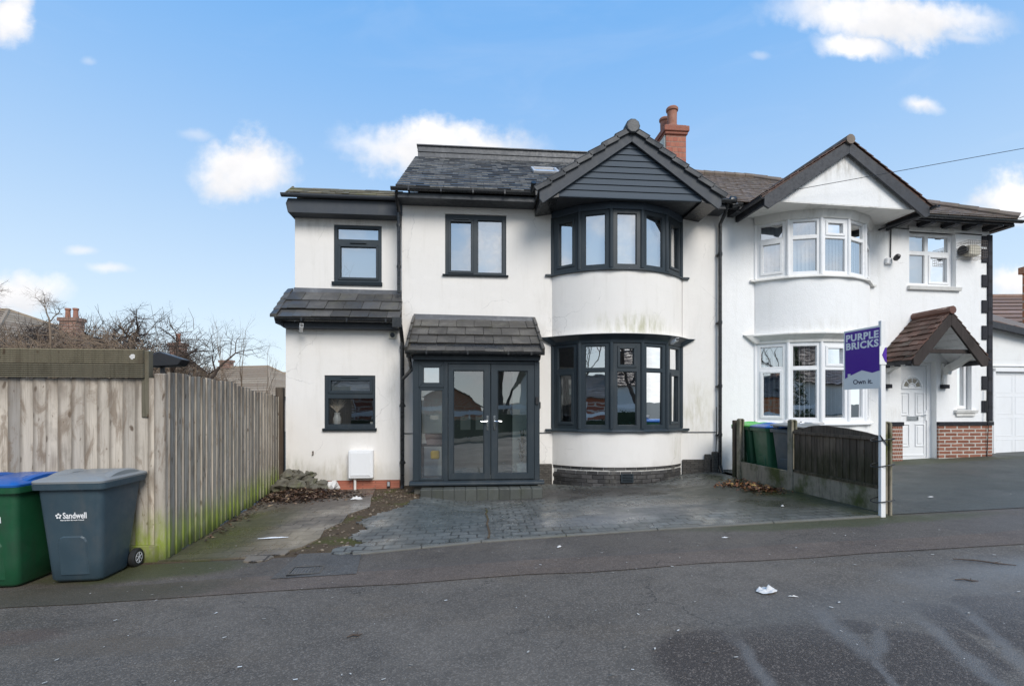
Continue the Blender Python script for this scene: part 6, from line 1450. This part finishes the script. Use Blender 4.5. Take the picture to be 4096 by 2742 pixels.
    scrap(.95, 5.2, .09, .05, .02, .8, 'torn white tissue scraps on the footpath below the driveway edge', up=.006); scrap(4.2, 6.4, .06, .05, .02, .2, 'tiny white scrap on the dark drive beside the low fence')
    for i, (x, y, l, az, lab) in enumerate(((4.45, 3.98, .42, -.55, 'long dark twig lying on the road near the right edge'), (-.75, 3.42, .10, .4, 'small dark curled twig lying on the road below the driveway'), (3.9, 3.62, .16, -.3, 'short dark twig on the pale damp patch of road'))):
        m = MB(); m.tube([(-l / 2, 0, .008), (-l * .1, .012, .012), (l * .2, -.008, .01), (l / 2, .006, .008)], [.004, .007, .006, .003], 6); m.tube([(l * .15, 0, .01), (l * .28, .03, .02)], [.004, .002], 5)
        o = m.build('twig', bark); o.location = (x, y, gz(x)); o.rotation_euler = (0, 0, az); tag(o, lab, 'twig')
leaves()

# ================================================================== TREES
def grow(mb, p, d, L, r, depth, rr, spread=.6, up=.12, twig=True, kids=(2, 3), shrink=.72):
    n = 4; path = [p.copy()]; dd = d.normalized(); q = p.copy()
    for i in range(n):
        dd = (dd + Vector((rr.gauss(0, .16), rr.gauss(0, .16), rr.gauss(0, .13) + up * .35))).normalized(); q = q + dd * (L / n); path.append(q.copy())
    r1 = r * (.62 if depth else .3); mb.tube(path, [r + (r1 - r) * i / n for i in range(n + 1)], 6 if r > .02 else 4, rr.random(), caps=False)
    if depth <= 0: return
    for k in range(rr.randint(*kids)):
        i = rr.randint(max(1, n - 2), n); ax = Vector((rr.gauss(0, 1), rr.gauss(0, 1), rr.gauss(0, .7))).normalized()
        nd = (dd + ax * spread * rr.uniform(.7, 1.3) + Vector((0, 0, up))).normalized()
        grow(mb, path[i], nd, L * shrink * rr.uniform(.75, 1.2), r1 * rr.uniform(.6, .9), depth - 1, rr, spread, up, twig, kids, shrink)
def tree(name, label, loc, stems, depth, mat, seed, group=None, cat='tree', spread=.6, up=.12, kids=(2, 3), shrink=.72, rot=0, gl=.62, twigs=None):
    T = thing(name, label, cat, loc, rot, group); rr = random.Random(seed); tk = MB(); br = MB()
    for (d, L, r) in stems:
        d = Vector(d).normalized(); e = d * L; mid = e * .5 + Vector((rr.gauss(0, .06), rr.gauss(0, .06), 0)); tk.tube([(0, 0, -.1), tuple(mid), tuple(e)], [r * 1.15, r, r * .8], 8)
        for k in range(3): grow(br, mid.lerp(e, .4 + .3 * k), (d + Vector((rr.gauss(0, .5), rr.gauss(0, .5), .2))).normalized(), L * gl, r * .6, depth, rr, spread, up, kids=kids, shrink=shrink)
        grow(br, e, d, L * gl * 1.05, r * .75, depth, rr, spread, up, kids=kids, shrink=shrink)
    if twigs:
        n_, (x0, x1, y0, y1, z0, z1), lean = twigs
        for k in range(n_):
            x, y = rr.uniform(x0, x1), rr.uniform(y0, y1); z = z0 + (z1 - z0) * rr.random() ** 1.3 * (.55 + .45 * mnoise.noise(Vector((x * 1.3, y, seed))))
            d = Vector((lean + rr.gauss(0, .8), rr.gauss(0, .4), rr.gauss(.35, .6))).normalized(); l = rr.uniform(.15, .5); p0 = Vector((x, y, z)); p1 = p0 + d * l * .5 + Vector((rr.gauss(0, .03), 0, rr.gauss(0, .03))); p2 = p0 + d * l
            br.tube([p0, p1, p2], [rr.uniform(.004, .008), .004, .002], 3, rr.random(), caps=False)
            if rr.random() < .6: d2 = (d + Vector((rr.gauss(0, .8), 0, rr.gauss(0, .8)))).normalized(); br.tube([p1, p1 + d2 * l * .5], [.004, .002], 3, rr.random(), caps=False)
    tk.build('trunk', mat, T, smooth=True); br.build('branches', mat, T, smooth=True)
    return T
tree('bare_tree', 'dark pollarded bare tree with spreading limbs behind the fence corner', (-6.3, 10.0, -.2), [((.02, 0, 1), 2.65, .055), ((.32, .0, 1), 2.6, .036), ((-.18, .1, 1), 2.6, .034), ((.6, .1, 1), 2.75, .03)], 5, bark, 5, 'bare trees behind the left fence', up=.02, kids=(2, 4), shrink=.72, spread=1.1, gl=.185, twigs=(500, (-1.0, 1.3, -.4, .6, 2.5, 3.6), .4))
tree('bare_tree', 'reddish twiggy bare tree in front of the chimneys behind the fence', (-8.1, 10.6, -.3), [((.0, 0, 1), 2.75, .04), ((.35, .1, 1), 2.75, .03), ((-.3, .1, 1), 2.7, .03), ((.6, 0, 1), 2.75, .03), ((-.6, 0, 1), 2.7, .03)], 5, bark, 12, 'bare trees behind the left fence', up=.0, kids=(3, 4), shrink=.74, spread=1.2, gl=.135, twigs=(1500, (-1.2, 1.6, -.4, .8, 2.5, 3.75), .2))
tree('leaning_shrub', 'leaning pale stemmed bare shrub across the roof at the far left', (-6.4, 8.4, -.2), [((-.50, .1, 1), 3.5, .020), ((-.75, .2, 1), 3.6, .019), ((-.3, 0, 1), 3.3, .018), ((-.95, .1, 1), 3.9, .018), ((-1.15, .1, 1), 4.1, .018), ((-1.4, .1, 1), 4.4, .018), ((-.1, .1, 1), 3.1, .018)], 4, bark_pale, 17, cat='shrub', up=.0, spread=1.1, kids=(3, 5), shrink=.76, gl=.07, twigs=(1600, (-3.2, 1.0, -.2, 1.4, 2.2, 3.25), -.6))
tree('bare_shrub', 'sparse thin stemmed shrub rising behind the side fence', (-5.0, 11.0, -.2), [((.12, 0, 1), 2.3, .012), ((-.1, .1, 1), 2.4, .012), ((-.45, .0, 1), 2.2, .016), ((.35, .1, 1), 2.1, .010)], 3, bark_pale, 23, cat='shrub', up=.3, spread=.45, shrink=.62, gl=.26)
tree('bare_shrub', 'tangle of brown twigs behind the fence between the tree and the chimney', (-6.4, 12.0, -.2), [((.1, 0, 1), 2.3, .03), ((-.1, .1, 1), 2.3, .03), ((-.6, .0, 1), 2.3, .025), ((-.9, 0, 1), 2.6, .02)], 5, bark_pale, 31, cat='shrub', up=.0, spread=1.1, kids=(3, 4), shrink=.76, gl=.14, twigs=(900, (-1.4, .7, -.8, .8, 2.2, 2.75), .1))
m = MB(); m.prism([(-.26, 0), (0, .13), (.30, .03), (.24, -.05), (-.12, -.07)], -.1, .1); m.tube([(0, 0, -.03), (0, 0, -.9)], .03, 8); o = m.build('garden_lamp', dark_plastic, bevel=.01); o.location = (-3.95, 6.9, 2.08); tag(o, 'dark angular lamp head rising just behind the side fence', 'lamp')

# ================================================================== FAR HOUSES
def far_house(label, loc, rz, w, d, eave, ridge, hip, wallm, roofm, chim=(), group='houses beyond the left fence', name='far_house', gables=(), wins=True):
    H = thing(name, label, 'house', loc, rz, group); W = MB(); W.box(-w / 2, w / 2, -d / 2, d / 2, -3, eave)
    if not hip[0]: W.prism([(-d / 2, eave), (d / 2, eave), (0, ridge - .1)], -w / 2, -w / 2 + .3, axis='x')
    if not hip[1]: W.prism([(-d / 2, eave), (d / 2, eave), (0, ridge - .1)], w / 2 - .3, w / 2, axis='x')
    W.build('wall', wallm, H)
    R = MB(); o = .35; a, b = -w / 2 - o, w / 2 + o; f, k = -d / 2 - o, d / 2 + o; ra = a + (d / 2 if hip[0] else 0); rb = b - (d / 2 if hip[1] else 0); e = eave - .15
    R.poly([(a, f, e), (b, f, e), (rb, 0, ridge), (ra, 0, ridge)]); R.poly([(a, k, e), (b, k, e), (rb, 0, ridge), (ra, 0, ridge)])
    if hip[0]: R.poly([(a, f, e), (a, k, e), (ra, 0, ridge)])
    if hip[1]: R.poly([(b, f, e), (b, k, e), (rb, 0, ridge)])
    R.tube([(ra, 0, ridge), (rb, 0, ridge)], .13, 6)
    if hip[1]: R.tube([(rb, 0, ridge), (b, f, e)], .12, 6); R.tube([(rb, 0, ridge), (b, k, e)], .12, 6)
    ro = R.build('roof', roofm, H)
    n = int((ridge - eave) / .22); T = MB()
    for i in range(n):   # tile courses as shallow steps on the front slope
        t0, t1 = i / n, (i + 1) / n; P = lambda t, x0, x1, l: [(x0 + (ra - a) * t, f + (0 - f) * t, e + (ridge - e) * t + l), (x1 - (b - rb) * t, f + (0 - f) * t, e + (ridge - e) * t + l)]
        q0 = P(t0, a, b, .05); q1 = P(t1, a, b, .015); T.poly([q0[0], q0[1], q1[1], q1[0]], RND.random())
        if hip[1]:
            G = lambda t, l: [(b - (b - rb) * t + l, f - f * t, e + (ridge - e) * t), (b - (b - rb) * t + l, k - k * t, e + (ridge - e) * t)]
            q0 = G(t0, .06); q1 = G(t1, .02); T.poly([q0[0], q0[1], q1[1], q1[0]], RND.random())
    T.build('tile_courses', roofm, ro)
    for (x, y, zt, cw, pots) in chim:
        c = MB(); c.box(x - cw / 2, x + cw / 2, y - .3, y + .3, eave, zt); c.box(x - cw / 2 - .08, x + cw / 2 + .08, y - .38, y + .38, zt, zt + .22); co = c.build('chimney', brick_bg, ro)
        for j in range(pots):
            px_ = x + (j - (pots - 1) / 2) * (cw / max(1, pots)) * .95; p = MB(); p.lathe([(.15, 0), (.13, .5), (.17, .52), (.17, .62), (.12, .64)], 12, origin=(px_, y, zt + .22)); p.build('chimney_pot', terracotta, ro, smooth=True)
    if wins:
        for x in (-w * .3, w * .3):
            for z in (.9, eave - 1.7):
                m = MB(); m.panel(x - .7, x + .7, z, z + 1.2, -d / 2 - .05, -d / 2 + .02, [(x - .62, x - .05, z + .08, z + 1.12), (x + .05, x + .62, z + .08, z + 1.12)]); wo = m.build('window', pvc_white, H); q = MB(); q.poly([(x - .65, -d / 2 - .02, z + .05), (x + .65, -d / 2 - .02, z + .05), (x + .65, -d / 2 - .02, z + 1.15), (x - .65, -d / 2 - .02, z + 1.15)]); q.build('pane', glass, wo)
    return H
far_house('large brown roofed house with two chimney pots behind the trees at far left', (-33.2, 36.0, 0), radians(-8), 20, 14, 4.5, 7.8, (False, True), bg_wall_mat, bg_roof, [(2.3, 0, 7.7, .9, 2), (8.3, -.6, 6.9, 1.1, 2)])
far_house('brown house with a tall single pot chimney at its gable behind the side fence', (-22.2, 36, 0), radians(-14), 7, 8, 2.3, 4.85, (True, False), bg_wall_mat, bg_roof, [(.0, -1.5, 4.9, .75, 0), (3.1, 0, 5.5, .8, 1)])
far_house('grey hipped roof house with a stout chimney nearest the cream house wall', (-20.5, 52, 0), radians(-20), 10, 9, 2.6, 5.5, (False, True), bg_wall_mat, bg_roof, [(-4.2, 0, 6.0, 1.2, 0)])
far_house('pale distant house with a twin pot chimney just left of the cream wall', (-20.5, 61, 0), radians(-20), 8, 9, 2.6, 5.5, (False, True), bg_white_mat, bg_roof, [(1.3, -.5, 5.9, 1.3, 2)])
far_house('red brown roofed house with an orange brick chimney beyond the garage', (22.5, 21.5, .3), radians(-6), 12, 8, 4.2, 6.3, (False, False), bg_wall_mat, tile_terra, [], None, wins=False)
c = MB(); c.box(-.55, .55, -.4, .4, 2.0, 6.1); c.box(-.63, .63, -.48, .48, 6.1, 6.35)
H_ = [o for o in bpy.data.objects if o.get('label', '').startswith('red brown roofed house')][0]
ch = c.build('chimney', brick_orange, H_); ch.location = (-1.02, -5.2, 0)
# telephone wire
w = thing('overhead_wire', 'thin overhead wire crossing the white gable up to the right edge', 'wire', (OX, OY, 0)); m = MB(); A = Vector((.95, -.97, 5.60)); Bv = Vector((10.5, -1.35, 7.48)); m.tube([tuple(A.lerp(Bv, k / 12) - Vector((0, 0, .0 * sin(pi * k / 12)))) for k in range(13)], .006, 5); m.build('wire', cable_black, w)

# ================================================================== ACROSS THE ROAD (mirrored in the windows)
def across():
    hd = MB(); rr = random.Random(2)
    for k in range(5200):
        x = rr.uniform(-15, 15); p = Vector((x, -7.6 + rr.gauss(0, .16), gz(x) + rr.uniform(0, 1.0))); leaf(hd, p, rr.uniform(.04, .09), rr, 1.)
    for a, b in ((-15, 0), (0, 15)): hd.hexa([(a, -7.8, gz(a)), (b, -7.8, gz(b)), (b, -7.45, gz(b)), (a, -7.45, gz(a)), (a, -7.8, gz(a) + .9), (b, -7.8, gz(b) + .9), (b, -7.45, gz(b) + .9), (a, -7.45, gz(a) + .9)], .1)
    tag(hd.build('hedge', leaf_green), 'clipped dark hedge across the road, reflected low in the porch doors', 'hedge')
    f = thing('rail_fence', 'white rail fence across the road, reflected in the porch doors', 'fence', (0, -8.2, 0))
    m = MB()
    for a, b in ((-15, 0), (0, 15)): m.hexa([(a, -.03, gz(a) + 1.12), (b, -.03, gz(b) + 1.12), (b, .03, gz(b) + 1.12), (a, .03, gz(a) + 1.12), (a, -.03, gz(a) + 1.34), (b, -.03, gz(b) + 1.34), (b, .03, gz(b) + 1.34), (a, .03, gz(a) + 1.34)])
    m.build('rail', pvc_white, f)
    m = MB()
    for k in range(13): x = -15 + 2.5 * k; m.box(x - .05, x + .05, -.1, -.031, gz(x) - .1, gz(x) + 1.4)
    split_build(m, 'post', pvc_white, f)
    far_house('low red brick house across the road, reflected in the left porch door', (-1.8, -46, -1.5), radians(90), 9, 6.5, 3.4, 5.2, (False, False), brick_orange, tile_slate, [], 'houses across the road', 'brick_house', wins=False)
    row = (('dark roofed red brick house across the road, leftmost of the reflected row', -44, brick_red, tile_slate), ('dark roofed brick house across the road, reflected in the lower bow window', -29, brick_orange, tile_slate), ('low brown roofed brick house across the road, second from the left in the reflected row', -14.5, brick_red, tile_brown), ('cream walled house across the road, reflected in the bow window', 12.5, bg_white_mat, tile_red), ('orange brick gabled house across the road, reflected in the white bow window', 27, brick_orange, tile_slate), ('pale house across the road, rightmost of the reflected row', 42, bg_wall_mat, tile_red))
    for i, (lab, x, wm, rm) in enumerate(row):
        far_house(lab, (x, -33 + 4 * cos(i * 1.9) - abs(x) * -.15, gz(x) - .3), radians(180 + (8, -6, 4, -9, 12, -4)[i]), 12.5, 8, 3.4, (6.2, 5.6, 5.9, 6.4, 6.0, 5.7)[i], (False, False), wm, rm, [(2, 0, 6.3, .9, 2)], 'houses across the road', 'brick_house')
    tree('bare_tree', 'tall bare tree across the road, reflected in the right porch door', (2.2, -12, 0), [((0, 0, 1), 3.4, .20), ((.35, 0, 1), 3.2, .10)], 5, bark, 41, 'bare trees across the road', up=.14, spread=.7, shrink=.74)
    tree('bare_tree', 'wide bare tree across the road, reflected in the bow window panes', (11.5, -13, .2), [((0, 0, 1), 3.4, .22), ((-.4, 0, 1), 3.4, .12)], 5, bark, 43, 'bare trees across the road', up=.10, spread=.8, shrink=.76)
    tree('bare_tree', 'bare tree across the road, reflected in the white upper bow window', (-9.5, -9, -.2), [((0, 0, 1), 3.6, .2), ((.4, 0, 1), 3.6, .12)], 5, bark, 47, 'bare trees across the road', up=.16, spread=.7, shrink=.76)
    e = thing('conifer', 'green conifer across the road, reflected in the lower bow window', 'tree', (6.2, -16, .2)); m = MB(); rr = random.Random(8); m.tube([(0, 0, 0), (0, 0, 5)], [.15, .04], 8); m.build('trunk', bark, e)
    m = MB()
    for k in range(3600):
        z = rr.uniform(.3, 6.5); r_ = 1.5 * (1 - z / 7) * sqrt(rr.random()); a = rr.uniform(0, 6.28); leaf(m, Vector((r_ * cos(a), r_ * sin(a), z)), rr.uniform(.06, .15), rr, 1.)
    m.build('crown', leaf_green, e)
across()

# ================================================================== SKY, SUN, CAMERA
SUN_EL, SUN_AZ = radians(40), radians(160)      # azimuth clockwise from +Y: from the road side, to the right
wd = bpy.data.worlds.new('World'); scene.world = wd; wd.use_nodes = True
t = wd.node_tree; t.nodes.clear(); N = NT(t)
sky = N.n('ShaderNodeTexSky', sky_type='NISHITA', sun_disc=False, sun_elevation=SUN_EL, sun_rotation=SUN_AZ, air_density=1.0, dust_density=.6, ozone_density=1.6)
dirv = N.n('ShaderNodeTexCoord').outputs['Generated']; s = N.sep(dirv)
CL = [(-0.052,0.513,0.187,0.053),(0.069,0.495,0.085,0.026),(-0.424,0.455,0.090,0.055),(0.903,0.832,0.256,0.058),(0.974,0.646,0.055,0.021),(-0.840,0.710,0.046,0.048),(1.191,0.450,0.101,0.057),(1.201,0.268,0.085,0.043),(-0.832,0.201,0.090,0.045),(-0.716,0.290,0.029,0.010),(-0.668,0.259,0.040,0.011),(-0.705,0.642,0.014,0.009),(-0.510,0.513,0.033,0.012),(1.066,0.797,0.073,0.015),(0.609,0.734,0.027,0.009),(0.818,0.766,0.090,0.030)]
yy = N.m('MAXIMUM', s[1], .05); g = N.comb(N.m('DIVIDE', s[0], yy), N.m('DIVIDE', s[2], yy), 0.)
n1 = N.n('ShaderNodeTexNoise', {'Vector': g, 'Scale': 9., 'Detail': 6., 'Roughness': .55}).outputs['Color']
n2 = N.n('ShaderNodeVectorMath', {0: n1, 1: (.5, .5, .5)}, operation='SUBTRACT').outputs[0]
mask = None; under = None
n3 = N.n('ShaderNodeVectorMath', {0: N.n('ShaderNodeTexNoise', {'Vector': g, 'Scale': 34., 'Detail': 5., 'Roughness': .6}).outputs['Color'], 1: (.5, .5, .5)}, operation='SUBTRACT').outputs[0]
FAINT = {9: .6, 10: .7, 11: .25, 12: .35, 13: .55, 14: .3, 4: .9}
for i, (cx_, cz_, rx, rz_) in enumerate(CL):
    d = N.n('ShaderNodeVectorMath', {0: g, 1: (cx_, cz_, 0)}, operation='SUBTRACT').outputs[0]
    d = N.n('ShaderNodeVectorMath', {0: d, 1: N.n('ShaderNodeVectorMath', {0: n2, 'Scale': min(.13, rz_ * (2.0 if rz_ > .025 else 3.4))}, operation='SCALE').outputs[0]}, operation='ADD').outputs[0]
    d = N.n('ShaderNodeVectorMath', {0: d, 1: N.n('ShaderNodeVectorMath', {0: n3, 'Scale': min(.045, rz_ * .8)}, operation='SCALE').outputs[0]}, operation='ADD').outputs[0]
    d = N.n('ShaderNodeVectorMath', {0: d, 1: (1 / rx, 1 / rz_, 0)}, operation='MULTIPLY').outputs[0]
    L = N.n('ShaderNodeVectorMath', {0: d}, operation='LENGTH').outputs['Value']
    k = N.rng(L, .45 if rz_ > .025 else .1, 1.3, FAINT.get(i, 1.), 0.)
    mask = k if mask is None else N.m('MAXIMUM', mask, k)
    if i in (0, 1, 2, 3, 6, 7, 8, 4, 5):
        u_ = N.m('MULTIPLY', k, N.rng(N.sep(d)[1], .35, -.95)); under = u_ if under is None else N.m('MAXIMUM', under, u_)
front = N.rng(s[1], .02, .2); mask = N.m('MULTIPLY', mask, front)
# unseen broken cloud added behind the camera to whiten light and reflections
nb = N.noise(N.map(dirv, (2.2, 2.2, 4.)), 1.3, 6., .6); back = N.m('MULTIPLY', N.rng(nb, .44, .64), N.rng(s[1], .0, -.2))
mask = N.m('MAXIMUM', mask, N.m('MULTIPLY', back, .8))
haze = N.m('POWER', N.m('SUBTRACT', 1., N.m('MAXIMUM', s[2], 0.)), 1.85)
SKY_STR = .12
skyc = N.mix(1., sky.outputs[0], (1.0, 1.0, 1.0), 'MULTIPLY')
K = 1 / SKY_STR
skyc = N.mix(.95, skyc, N.mix(haze, (.045 * K, .36 * K, .90 * K), (.95 * K, 1.07 * K, 1.09 * K)))
cloudc = N.mix(N.rng(N.noise(g, 7., 4.), .3, .7), (.93 * K, .93 * K, .95 * K), (1.12 * K, 1.10 * K, 1.10 * K))
cloudc = N.mix(N.m('MULTIPLY', under, .55), cloudc, (.76 * K, .80 * K, .87 * K))
wisp = N.m('MULTIPLY', N.m('MULTIPLY', N.rng(N.noise(N.map(dirv, (1.6, 1.6, 7.), rot=(0, .25, 0)), 1.6, 7., .62, 1.2), .52, .85), N.rng(s[2], .04, .3)), .07)
col = N.mix(N.m('MAXIMUM', N.m('MULTIPLY', mask, N.rng(N.noise(g, 16., 5., .6), .2, .5, .82, 1.)), wisp), skyc, cloudc)
bg = N.n('ShaderNodeBackground', {'Color': col, 'Strength': SKY_STR})
out = t.nodes.new('ShaderNodeOutputWorld'); t.links.new(bg.outputs[0], out.inputs['Surface'])

sl = bpy.data.lights.new('sun', 'SUN'); sl.energy = 3.25; sl.angle = radians(30); sl.color = (1., .95, .875)
so = bpy.data.objects.new('sun', sl); COL.objects.link(so)
sd = Vector((sin(SUN_AZ) * cos(SUN_EL), cos(SUN_AZ) * cos(SUN_EL), sin(SUN_EL))); so.rotation_euler = sd.to_track_quat('Z', 'Y').to_euler(); so.location = sd * 30

cam = bpy.data.cameras.new('camera'); co = bpy.data.objects.new('camera', cam); COL.objects.link(co)
co.location = (0, 0, 1.5); co.rotation_euler = (radians(90), 0, radians(-5))
cam.sensor_width = 36; cam.lens = 36 * 1150 / 2342; cam.shift_y = (930 - 784) / 2342; cam.clip_end = 3000; cam.clip_start = .05
scene.camera = co
scene.view_settings.view_transform = 'Standard'; scene.view_settings.look = 'None'; scene.view_settings.exposure = 0; scene.view_settings.gamma = 1
scene.cycles.use_denoising = True; scene.cycles.max_bounces = 8; scene.cycles.transparent_max_bounces = 12; scene.cycles.sample_clamp_indirect = 6
